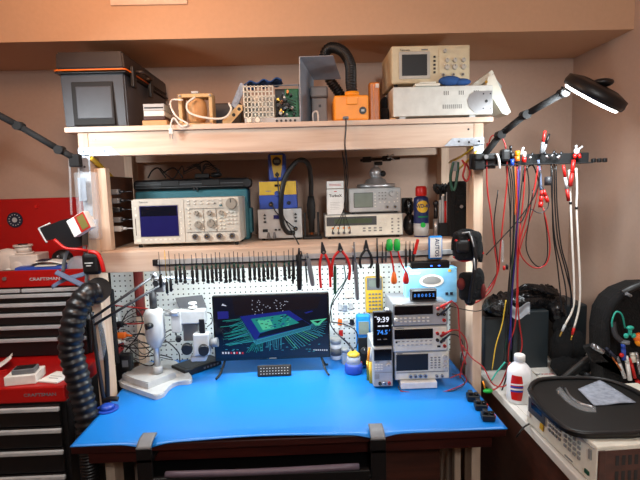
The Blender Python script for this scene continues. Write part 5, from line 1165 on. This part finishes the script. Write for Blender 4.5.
t = B('black').tube([W(555, 385, 1.86), W(572, 370, 1.86), W(590, 356, 1.85), W(600, 349, 1.84)], .012, flat=.4); tag(t.obj('folding_stand'), 'black flat bar rising from the tray lid toward the organizer', 'stand')
t = B('dark_gray').tube([W(585, 374, 1.9), W(600, 377, 1.9), W(612, 375, 1.9)], .007).tube([W(590, 362, 1.92), W(603, 372, 1.91)], .006); tag(t.obj('black_bracket'), 'dark bracket below the organizer behind the tray lid', 'bracket')
# organizer with markers and headphones
c = Wz(625, 398, T0)
og = thing('tool_organizer', 'black domed tool bag with open front at the right photo edge', 'tool bag', (1.14, 1.74, T0)); o0 = og.location
outl = [(606, 405), (604, 360), (604, 330), (607, 312), (614, 300), (624, 292), (642, 285), (665, 284), (672, 300), (672, 405)]
pp = [W(x, y, 1.78)-o0 for x, y in outl]
B('fabric_black').prism([(v.x, v.z if i not in (0, 9) else .001) for i, v in enumerate(pp)], .05, .14).obj('back_panel', og)
B('fabric_black').tube([v+Vector((0, -.01, 0)) for v in pp[1:-1]], .016, 8).obj('dome_rim', og)
B('black').tube([W(622, 293, 1.72)-o0, W(632, 288, 1.71)-o0, W(648, 282, 1.70)-o0], .014, flat=.5).obj('top_flap', og)
B('gray').tube([W(626, 293.5, 1.70)-o0, W(631, 296, 1.70)-o0], .006).obj('buckle', og)
a = W(592, 400, 1.62); 
fp = [W(x, y, 1.62)-o0 for x, y in ((597, 352), (606, 354), (625, 378), (650, 395), (670, 410), (670, 470), (600, 402))]
B('fabric_black').prism([(v.x, max(v.z, .0) if i < 5 else .14) for i, v in enumerate([W(x, y, 1.66)-o0 for x, y in ((598, 355), (606, 352), (618, 366), (640, 386), (668, 400), (668, 430), (606, 392))])], .0, .02).obj('front_pocket', og)
hd_ = B('turq').tube([W(614, 334, 1.74), W(612, 322, 1.73), (W(616, 312, 1.73)), W(622, 315, 1.73), W(625, 328, 1.74)], .0032).obj('green_wire'); tag(hd_, 'thin turquoise wire loop hung inside the tool bag', 'wire')
o = tag(B('dark_gray').tube([W(613, 322, 1.74), W(615, 334, 1.73), W(621, 341, 1.72)], .010).obj('curved_brush'), 'dark curved brush inside the turquoise wire loop', 'brush')
c = W(630, 332, 1.70); o = thing('turquoise_clamp', 'turquoise spring clamp in the tool bag', 'clamp', c); B('turq').ball((0, 0, .016), .014, .01, .008).box(-.006, .006, -.005, .005, -.012, .014, .003).ball((-.014, 0, -.014), .009, .008, .010).ball((.014, 0, -.014), .009, .008, .010).obj('clamp_body', o)
o = thing('orange_ball', 'orange and yellow round cap at the right edge of the tool bag', 'cap', W(639, 339, 1.73)); B('orange').ball((0, 0, .004), .020).m('orange_yellow').ball((0, -.004, -.010), .017).obj('cap_body', o)
mk = [((592, 345), (603, 352), 'steel', .010, 'silver clamp head at the left end of the tool bag'), ((606, 348), (616, 358), 'navy', .006, 'blue pen leftmost in the tool bag'), ((612, 357), (622, 371), 'copper', .0035, 'thin copper tweezers in the tool bag'),
      ((617, 357), (625, 378), 'light_gray', .0065, 'gray marker standing in the tool bag'), ((626, 356), (630, 380), 'white', .0078, 'thick white marker standing in the tool bag'), ((630, 358), (635, 378), 'red', .006, 'red marker right of the thick white marker'),
      ((623, 344), (624, 360), 'blue', .008, 'short blue marker upright in the tool bag'), ((632, 353), (634, 362), 'ivory', .009, 'white round capped tube behind the red marker'), ((636, 352), (640, 374), 'steel', .007, 'silver tool at the right photo edge'), ((637, 380), (643, 396), 'red', .008, 'red handle low at the right photo edge')]
for (p, q, mt, r, lb) in mk:
    A, Bp = W(*p, 1.735), W(*q, 1.730); o = thing('marker' if 'marker' in lb or 'pen' in lb else 'hand_tool', lb, 'marker' if 'marker' in lb or 'pen' in lb else 'tool', Bp); d = A-Bp
    B(mt).cyl((0, 0, 0), d*.72, r, n=14).obj('barrel', o); B(mt if mt != 'light_gray' else 'gray').cyl(d*.73, d, r*1.08, r*.9, n=14).obj('cap', o)
o = thing('round_cap', 'round gray cap above the blue marker in the tool bag', 'cap', W(625, 342, 1.74)); B('gray').cyl((0, 0, -.006), (0, 0, .004), .016, n=20).obj('knob_body', o)
o = thing('red_ball', 'small red round cap above the gray marker', 'cap', W(621.5, 355, 1.725)); B('red').ball((0, 0, 0), .0085).obj('ball_cap', o)
# ================================================================ lead rack
RY = 1.86
X0, X1, Z0, Z1 = R(470, 154, 589, 165, RY)
rk = thing('lead_rack', 'long black slotted rack holding test leads, clamped to the right post', 'rack', (.70, RY, Z0)); h = Z1-Z0
B('lamp_black').box(-.04, X1-.70, 0, .012, 0, h, .003).box(-.04, X1-.70, -.03, .0, 0, .004, .001).obj('rack_bar', rk)
for i in range(3): x = X1-.70+.012+.022*i; B('black').box(x-.008, x+.006, -.02, -.004, .002, .018, .003).obj('slot_tooth', rk)
B('dark_steel').box(-.05, .03, -.012, -.0005, -.01, .045, .003).box(-.06, .0, .014, .034, -.01, .05, .003).obj('mount_plate', rk)
cr_ = thing('rack_clamp', 'black and silver quick clamp fixing the rack to the right post', 'clamp', W(487, 157, 1.83)); 
B('black').box(-.05, .045, -.012, .012, -.012, .014, .006).box(.05, .085, -.016, .016, -.02, .028, .01).obj('clamp_body', cr_); B('white').tube([(.03, -.016, .01), (.038, -.018, -.01), (.042, -.018, -.045)], .0042).obj('white_tie', cr_); B('steel').cyl((-.01, -.014, .0), (-.01, -.02, 0), .008).obj('bolt', cr_)
LY = RY-.02
def lead(desc, pts, mat, r=.0023, Y=None): return cable('test_lead', desc, 'test lead', [(p[0], p[1], (Y or LY)+(p[2] if len(p) > 2 else 0)) for p in pts], r, mat)
lead('red lead nearest the right post, curving back left behind the headlamp', [(487, 143), (487, 185), (491, 215), (495, 250), (497, 272), (491, 290), (479, 301), (466, 305)], 'lead_red', .0028)
lead('red lead looping over the lamp joint then hanging straight', [(488, 146), (492, 136), (501, 137), (506, 150), (507, 180), (503, 220), (500, 250), (497, 275), (480, 300)], 'lead_red', .0027)
lead('black lead crossing between the two red leads near the post', [(498, 190, .01), (494, 225, .01), (497, 255, .01), (498, 270, .01), (488, 288, .01)], 'lead_black')
lead('straight black lead just right of the looped red lead', [(508, 166, .004), (511, 190, .004), (510, 237, .004)], 'lead_black')
for i, (m_, pts) in enumerate((('lead_black', [(510, 166), (513, 190), (513, 240), (509, 280), (506, 320), (504, 362)]), ('dark_green', [(513, 166), (515, 195), (514, 235), (511, 280), (509, 320), (505, 352)]), ('orange', [(515, 163), (516, 195), (515, 215)]), ('violet', [(520, 166), (518, 210), (516, 250), (512, 300), (511, 350)]), ('lead_blue', [(518, 164), (517, 215), (514, 262), (511, 310), (509, 345)]), ('lead_black', [(524, 166), (520, 200), (516, 240), (511, 290), (507, 362)]), ('yellow', [(506, 300), (502, 325), (496, 345), (492, 370)]), ('lead_black', [(506, 166), (510, 210), (510, 270), (507, 330), (507, 362)]))):
    lead(['outer left black', 'dark green', 'short orange', 'violet', 'blue', 'right black', 'yellow lower', 'inner left black'][i]+' lead of the tight bundle hanging above the bottle', [(x, y, .012*((i*2) % 3-1)) for x, y in pts], m_, .0022)
lead('long red lead ending beside the dark green bundle over the bottle', [(517, 164), (517, 230), (517, 290), (515, 325), (509, 345), (508, 362)], 'lead_red', .0026)
lead('long red lead bowed right above the bottle cap', [(525, 164), (524, 190), (520, 230), (517, 280), (519, 320), (522, 345), (517, 362)], 'lead_red', .0026)
lead('red lead slanting left from the middle of the rack', [(538, 166), (534, 190), (527, 215), (520, 240), (518, 260)], 'lead_red', .003)
lead('second red lead slanting left, just beside the black diagonal', [(541, 166), (536, 200), (528, 225), (519, 255), (518, 300)], 'lead_red', .0022, LY+.012)
lead('black lead running diagonally down left toward the post', [(541, 170, -.01), (535, 195, -.01), (518, 220, -.01), (500, 240, -.01), (486, 255, -.01)], 'lead_black')
lead('short black lead curled below the middle of the rack', [(527, 166, -.01), (529, 185, -.01), (528, 205, -.01), (522, 221, -.01), (516, 222, -.01)], 'lead_black')
lead('black arched lead springing from the rack between red leads', [(523, 182, .012), (526, 170, .012), (532, 165, .012), (536, 172, .012), (540, 187, .012)], 'lead_black', .0028)
lead('wide black lead loop hanging in the middle above the bins', [(533, 190), (529, 220), (526, 245), (531, 260), (540, 267), (547, 258), (547, 235), (544, 212)], 'lead_black', .0022, LY-.015)
lead('wide red lead loop hanging in the middle above the bins', [(543, 208), (547, 225), (550, 248), (546, 264), (535, 268), (524, 260), (519, 247), (520, 225)], 'lead_red', .0024, LY-.022)
lead('small gray lead loop by the red alligator clips', [(541, 185), (547, 195), (548, 207), (540, 213), (531, 209)], 'dark_gray', .0018, LY-.03)
lead('blue gray shielded lead hanging behind the red alligator clips', [(538, 160), (540, 175), (541, 190)], 'strap_blue', .005)
for i, pts in enumerate((((551, 164), (552, 200), (555, 240), (562, 270), (566, 292), (566, 316)), ((554, 164), (555, 205), (558, 240), (566, 272), (571, 295), (569, 325)), ((556, 165), (557, 205), (561, 245), (568, 272), (572, 300), (573, 318)), ((552, 166), (553, 230), (557, 262), (560, 290), (562, 312)))):
    lead('%s of the thick black leads from the left, right of center on the rack' % ORD[i], [(x, y, .01*(i % 2)) for x, y in pts], 'lead_black', .0026)
def tipped(label, pts, boot, tip):
    o = thing('white_probe', label, 'probe', W(*pts[0], LY)); L = lambda q: W(*q, LY)-o.location
    B('white_cord').tube([L(p) for p in pts], .0042).obj('cord', o); e = L(pts[-1]); d = (L(pts[-1])-L(pts[-2])).normalized()
    B(boot).cyl(e, e+d*.028, .0055, .0045).obj('boot', o); B('brass').cyl(e+d*.028, e+d*.05, .0028).obj('tip', o)
    for k in (2,): c = L(pts[k]); B('black').cyl(c-Vector((0, 0, .005)), c+Vector((0, 0, .005)), .0054).obj('collar', o)
tipped('left white lead with a gold tip hanging over the right bin', [(569, 170), (570, 188), (570.5, 203), (572, 240), (574, 285), (573, 308), (565, 325)], 'light_gray', 'brass')
tipped('right white lead with red boot hanging over the right bin', [(576, 168), (577, 188), (576.5, 208), (578, 240), (580, 285), (579, 308), (574, 328)], 'red', 'brass')
# clips, grips and plugs on the rack
def clip(name, label, cat, px, py, mats, L_=.035, r=.006, tilt=0, Y=LY-.012):
    o = thing(name, label, cat, W(px, py, Y)); s = Vector((math.sin(tilt), 0, math.cos(tilt))); a = -s*L_/2
    for k, mt in enumerate(mats):
        B(mt).cyl(a+s*(L_*k/len(mats)), a+s*(L_*(k+1)/len(mats)-.0005), r*(1-.12*k), r*(.95-.12*k), n=12).obj(('body', 'sleeve', 'tip')[k], o)
clip('banana_plug', 'blue plug on the rack left of the orange one', 'plug', 512, 159, ('blue', 'black'), .05, .008)
clip('banana_plug', 'orange and yellow plug standing on the rack', 'plug', 517, 156, ('orange', 'orange_yellow'), .04, .010)
clip('banana_plug', 'white tipped red plug right of the orange one on the rack', 'plug', 524, 157, ('red', 'white'), .04, .008)
clip('test_clip', 'thin white clip leaning behind the white tipped red plug', 'clip', 522, 151, ('white',), .03, .004, .4)
clip('test_clip', 'black clip standing above the blue plug', 'clip', 510.5, 150, ('black', 'dark_steel'), .035, .006)
clip('pen_probe', 'red capped probe pen rising above the rack middle', 'probe', 543, 142, ('gray', 'lead_red'), .085, .0065, .15)
clip('pen_probe', 'black capped probe pen touching the red capped one', 'probe', 546, 144, ('gray', 'black'), .08, .0055, .30, LY)
for i, px in enumerate((531, 546, 553, 557, 560)): clip('alligator_clip', '%s small silver alligator clip from the left on top of the rack' % ORD[i], 'clip', px, 156-(i % 3), ('steel', 'dark_steel'), .028, .0045, .5*(-1)**i)
clip('alligator_clip', 'left red alligator clip dangling below the rack', 'clip', 541, 199, ('red', 'red', 'lead_red'), .065, .0085, .05, LY-.03)
clip('alligator_clip', 'right red alligator clip dangling below the rack', 'clip', 545.5, 196, ('red', 'red'), .05, .007, -.35, LY-.03)
clip('fuse_holder', 'small charcoal adapter block hanging under the rack', 'adapter', 548, 181, ('dark_gray',), .034, .013, 0, LY-.01)
clip('test_grip', 'red and gray test grip with white tip hanging from the rack', 'test grip', 566, 183, ('lead_red', 'light_gray', 'red'), .14, .007, -.18, LY-.012)
clip('test_grip', 'red probe handle hanging beside the white leads', 'test grip', 572, 173, ('lead_red', 'red'), .10, .008, .10, LY-.016)
o = thing('crocodile_clip', 'large white and red crocodile clip on the right end of the rack', 'clip', W(577, 153, LY-.01)); B('light_gray').ball((-.002, 0, .006), .011, .01, .012).tube([(.0, 0, .01), (.012, 0, .018), (.02, 0, .024)], .004).cyl((-.004, 0, .015), (-.004, 0, .03), .004).obj('clip_jaw', o); B('red').cyl((-.008, 0, -.02), (-.008, 0, -.004), .006).cyl((.012, 0, -.02), (.008, 0, -.004), .006).obj('handles', o)
o = B('clear').tube([W(502, 240, LY), W(503, 262, LY)], .005).obj('clear_probe'); tag(o, 'clear slim probe with red tip hanging near the post', 'probe')
o = thing('red_tip', 'small red and black tips below the clear slim probe', 'tip', W(504, 268, LY)); B('red').cyl((0, 0, -.008), (0, 0, .008), .005).m('black').cyl((.012, 0, -.006), (.012, 0, .014), .005).obj('tips', o)
for i, (pts, mt) in enumerate((([(505, 362), (497, 372), (491, 381)], 'turq'), ([(510, 362), (500, 385), (488, 392)], 'lead_red'), ([(507, 362), (506, 378), (500, 395)], 'lead_black'))):
    c0 = [W(x, y, 1.82+.01*i) for x, y in pts]; o = B(mt).tube(c0, .003).obj('lead_end'); tag(o, ('turquoise', 'red', 'black')[i]+' lead end lying between the bench post and the bottle', 'test lead')
o = thing('green_clip', 'green alligator clip lying by the foot of the right post', 'clip', W(488, 391, 1.79)); B('green').ball((0, 0, 0), .020, .010, .009).m('orange_yellow').cyl((-.012, 0, .01), (-.02, 0, .04), .003).obj('clip_body', o)
# headlamp hanging on the right post
hl_ = thing('headlamp', 'black and red strapped headlamp hanging on the right pine post', 'headlamp', W(466, 245, 1.80)); o0 = hl_.location
L = lambda x, y, Y=1.80: W(x, y, Y)-o0
B('fabric_black').box(L(453.5, 240).x, L(481, 240).x, -.03, .035, L(466, 260).z, L(466, 231).z, .022, 3).obj('head_cushion', hl_)
B('fabric_black').tube([L(453, 250), L(454, 239), L(460, 232), L(470, 231), L(478, 237), L(481, 250), L(480, 262)], .009, 10, flat=.8).obj('headband', hl_)
B('black').box(L(457, 245, 1.75).x, L(470, 245, 1.75).x, -.055, -.028, L(463, 253, 1.75).z, L(463, 240, 1.75).z, .012, 3).obj('battery_housing', hl_)
B('red').tube([L(454, 256), L(463, 260), L(474, 257), L(483, 252)], .009, flat=.8).tube([L(455, 240, 1.775), L(462, 243, 1.765), L(470, 240, 1.77)], .004).obj('red_strap', hl_)
B('rubber').tube([L(469, 232, 1.775), L(474, 245, 1.76), L(475, 265, 1.765), L(472, 285, 1.775), L(470, 302, 1.79)], .014, 10, flat=.5).obj('vertical_strap', hl_)
B('dark_red').ball(L(461, 284, 1.785), .016, .014, .024).obj('red_pad', hl_); B('dark_red').ball(L(483, 291, 1.785), .011, .014, .03).obj('red_pad', hl_)
B('fabric_black').box(L(459, 285).x, L(484, 285).x, -.02, .02, L(470, 300).z, L(470, 272).z, .018, 3).ball(L(470, 300), .022, .02, .022).ball(L(479, 278), .02, .02, .04).obj('lamp_head', hl_)
for q_ in ([L(462, 233, 1.77), L(470, 232, 1.765)], [L(471, 236, 1.745), L(474, 247, 1.74)], [L(474, 258, 1.745), L(475, 270, 1.745)]): B('light_gray').tube(q_, .0022).obj('white_stitching', hl_)
# wires of the meters
def wire(label, pts, mat, r=.0026, Y=1.86): return cable('meter_lead', label, 'test lead', [(p[0], p[1], p[2] if len(p) > 2 else Y) for p in pts], r, mat)
for i, (px, py, px2, py2, mt) in enumerate(((441, 307, 452, 301, 'red'), (441, 314, 450, 306, 'black'), (441, 336, 452, 330, 'red'), (441, 342, 450, 334, 'black'))):
    a, b = W(px, py, 1.885), W(px2, py2, 1.84); o = thing('probe_plug', ('upper red', 'upper black', 'lower red', 'lower black')[i]+' probe plug in the right side of the stacked multimeters', 'plug', a)
    B('lead_red' if mt == 'red' else 'lead_black').cyl((0, 0, 0), b-a, .0062, .004, n=12).obj('plug_body', o)
wire('red lead arching from the top multimeter down along the stack', [(452, 301, 1.84), (458, 308, 1.84), (459, 325, 1.84), (461, 345, 1.85), (466, 365, 1.85)], 'lead_red')
wire('long black lead running right from the top multimeter past the post', [(450, 306, 1.84), (462, 309, 1.84), (478, 311, 1.84), (492, 305, 1.86)], 'lead_black', .0018)
wire('red lead curving from the lower multimeter toward the mat', [(452, 330, 1.84), (459, 331), (466, 340), (467, 352), (462, 366), (460, 378)], 'lead_red')
wire('black lead curving from the lower multimeter toward the mat', [(450, 334, 1.84), (458, 336), (463, 345), (461, 362), (464, 375)], 'lead_black', .0022)
wire('red wire lying in a loop on the mat below the scope', [(400, 391, 1.86), (415, 393, 1.85), (432, 394, 1.84), (450, 390, 1.85), (466, 382, 1.87), (462, 374, 1.88), (450, 378, 1.89)], 'lead_red', .0022)
wire('black wire lying beside the red loop on the mat', [(398, 386, 1.88), (402, 391, 1.86), (425, 395.5, 1.84), (448, 392, 1.84), (464, 385, 1.86), (460, 376, 1.88), (452, 374, 1.89)], 'lead_black', .0022)
wire('red lead sagging from the post across to the table leads', [(462, 345, 1.84), (472, 358, 1.82), (483, 367, 1.80), (493, 384, 1.78), (505, 386, 1.78), (511, 376, 1.78)], 'lead_red', .0026)
# black clips on the mat
for i, (px, py) in enumerate(((474.5, 402), (482.5, 411), (490, 422))):
    a = Wz(px, py, SB); o = thing('binding_clip', ('rear', 'middle', 'front')[i]+' of the three black terminal blocks at the right edge of the mat', 'terminal block', (a.x, a.y+.02, SB), -.15)
    B('black').box(-.022, .022, -.02, .022, 0, .022, .003).box(-.018, .0, -.012, .012, .0225, .036, .004).obj('block_body', o); B('black_gloss').cyl((.012, -.008, .0225), (.012, -.008, .032), .008, n=14).obj('thumbscrew', o); B('red' if i else 'black').box(.0225, .026, -.008, .006, .006, .018, .001).obj('side_lug', o)
# probe cable of the shelf gear over the shelves
cable('hanging_probe', 'thin black cable with plug hanging over the top shelf edge', 'cable', ((346, 118, 1.87), (346, 128, 1.87), (345, 145, 1.87), (347, 165, 1.9)), .0028, 'lead_black')
o = thing('cable_plug', 'small black and gray plug lying on the top shelf edge', 'plug', W(346, 119, 1.875)); B('gray').box(-.012, .010, -.006, .012, -.002, .010, .003).obj('plug_body', o)
# ================================================================ magnifier lamps
def mag_lamp(name, label, base, mids, head, n, rad, joint):
    t = thing(name, label, 'lamp', base); o0 = t.location; pts = [base]+mids+[joint]
    for i, (a, b) in enumerate(zip(pts, pts[1:])):
        B('lamp_black').cyl(a-o0, b-o0, .012, n=12).obj('arm', t); B('lamp_black').cyl(b-o0+Vector((0, -.018, 0)), b-o0+Vector((0, .018, 0)), .016, n=16).obj('joint', t)
    B('lamp_black').box(-.022, .018, -.015, .015, -.03, .018, .005).obj('clamp', t)
    c = head-o0; n = n.normalized()
    B('black').lathe([(rad*.70, .004), (rad, .0), (rad*1.03, .012), (rad*1.0, .032), (rad*.6, .044), (rad*.55, .036), (rad*.55, .010)], c, n=40, axis=-n).obj('lamp_head', t)
    ring = B('led_white'); Rm = Vector((0, 0, 1)).rotation_difference(n).to_matrix()
    ring.tube([c+n*.003+Rm @ Vector((rad*.85*math.cos(2*PI*k/36), rad*.85*math.sin(2*PI*k/36), 0)) for k in range(37)], .0065, 8, smooth_pts=False); ring.obj('light_ring', t)
    q = (joint-head).normalized()
    B('black').cyl(joint-o0, c+q*rad*.9-n*.016, .014, .018, n=14).obj('head_mount', t); B('black').ball(c-n*.05, .035, .03, .014).obj('cover_knob', t)
    return t
RL = mag_lamp('magnifier_lamp', 'black magnifier lamp with lit white ring on an arm from the right post', W(479, 162, 1.84), [W(500, 135, 1.80), W(525, 115, 1.74)], W(592, 97, 1.60), Vector((-.40, .43, -.81)), .102, W(563, 93, 1.66))
LLn = Vector((.55, .35, -.76))
LL = mag_lamp('magnifier_lamp', 'black magnifier lamp arm reaching left out of the photo from the left post', W(76, 159, 1.86), [W(60, 150, 1.84), W(19, 126, 1.80), W(-20, 105, 1.74)], W(-42, 90, 1.45), LLn, .10, W(-30, 99, 1.58))
def area(name, loc, direction, size, power, col=(1, 1, 1), shape='DISK', spread=PI):
    l = bpy.data.lights.new(name, 'AREA'); l.shape = shape; l.size = size; l.energy = power; l.color = col; l.spread = spread
    o = bpy.data.objects.new(name, l); COL.objects.link(o); o.location = loc; o.rotation_euler = Vector(direction).to_track_quat('-Z', 'Y').to_euler(); return o
n1 = Vector((-.40, .43, -.81)).normalized()
area('lamp_light', W(592, 97, 1.60)+n1*.02, n1, .17, 9, (.88, .96, 1))
n2 = LLn.normalized(); area('lamp_light', W(-42, 90, 1.45)+n2*.02, n2, .17, 8.5, (.88, .96, 1))
ls_ = thing('led_strip', 'white light bar fixed under the middle shelf behind its front beam', 'light', (-.05, 1.96, 1.418))
B('alu').box(-.6, .6, -.012, .012, 0, .017, .002).obj('housing', ls_); B('led_white').box(-.59, .59, -.009, .009, -.003, -.0002).obj('diffuser', ls_)
l = bpy.data.lights.new('strip_light', 'AREA'); l.shape = 'RECTANGLE'; l.size = 1.18; l.size_y = .02; l.energy = 14; l.color = (.86, .96, 1)
o = bpy.data.objects.new('strip_light', l); COL.objects.link(o); o.location = (-.05, 1.96, 1.412)
fl = thing('added_fill_lamp', 'added unseen fill lamp behind the viewer aimed at the bench', 'lamp', (.25, -.85, 2.699))  # added unseen lamp body for the front fill, no known fixture
B('white').cyl((0, 0, -.02), (0, 0, 0), .06, n=28).obj('base', fl); B('white').cyl((0, 0, -.25), (0, 0, -.0205), .012).obj('stem', fl); B('led_white').cyl((0, 0, -.37), (0, .02, -.37), .14, n=32).obj('diffuser', fl); B('white').cyl((0, -.05, -.37), (0, -.0005, -.37), .15, n=32).obj('shade', fl)
area('added_fill_light', (.25, -.80, 2.33), (-.10, 1, -.27), .28, 27, (.95, .98, 1))  # neutral fill added from behind the camera to brighten the middle shelf
# ceiling lights of the room, behind the camera
o = thing('pendant_light', 'round warm globe lamp hanging from the ceiling above the viewer, left of center', 'ceiling light', (-.6, 1.3, 2.45))
B('white').cyl((0, 0, .08), (0, 0, .249), .006).cyl((0, 0, .235), (0, 0, .249), .05).obj('cord', o); B('white').cyl((0, 0, .072), (0, 0, .10), .03).obj('socket', o)
l = bpy.data.lights.new('pendant_bulb', 'POINT'); l.energy = 22; l.color = (1, .56, .32); l.shadow_soft_size = .08; q = bpy.data.objects.new('pendant_bulb', l); COL.objects.link(q); q.location = (-.6, 1.3, 2.43)
for x, y, pw in ((.3, -.5, 4),):
    o = thing('ceiling_light', 'round white ceiling light fixture behind the viewer, %s' % ('left' if x < 0 else 'right'), 'ceiling light', (x, y, 2.699)); B('white').cyl((0, 0, -.03), (0, 0, 0), .17, n=32).obj('fixture_base', o); B('led_white').cyl((0, 0, -.045), (0, 0, -.0305), .15, n=32).obj('diffuser', o)
    area('room_light', (x, y, 2.64), (0, 0, -1), .3, pw, (1, .52, .28) if x < 0 else (1, .85, .7))
GR = {'test_lead': 'test leads hanging from the rack', 'storage_bin': 'dark bins on the white table', 'bench_multimeter': 'bench multimeters', 'small_screwdriver': 'slim drivers on the pliers bar', 'marker': 'markers and pens', 'alligator_clip': 'alligator clips on the rack',
 'binding_clip': 'black terminal blocks on the mat', 'power_cable': 'cables tangled behind the microscope stand', 'probe_cable': 'thin cables rising from the pale meter', 'drill_bit': 'steel bits in the black holder', 'hanging_packet': 'small items hooked on the pegboard', 'probe_adapter': 'adapters on the brown side board',
 'banana_plug': 'plugs on the rack', 'probe_plug': 'probe plugs in the stacked meters', 'meter_lead': 'leads around the meter stack', 'pliers': 'pliers on the bar', 'hand_tool': 'tools in the tool bag', 'strap': 'straps at the tool chest', 'yellow_clamp_arm': 'yellow straps under the top shelf', 'magnifier_lamp': 'magnifier lamps', 'needle_file': 'files on the magnetic bar'}
for o in bpy.data.objects:
    if o.parent is None and 'label' in o and 'group' not in o and o.name.split('.')[0] in GR: o['group'] = GR[o.name.split('.')[0]]
w = bpy.data.worlds.new('world'); SC.world = w; w.use_nodes = True; w.node_tree.nodes['Background'].inputs[0].default_value = (.5, .38, .3, 1); w.node_tree.nodes['Background'].inputs[1].default_value = .25
SC.view_settings.view_transform = 'Standard'; SC.view_settings.look = 'None'; SC.view_settings.exposure = -.38; SC.view_settings.gamma = 1; SC.view_settings.use_curve_mapping = False
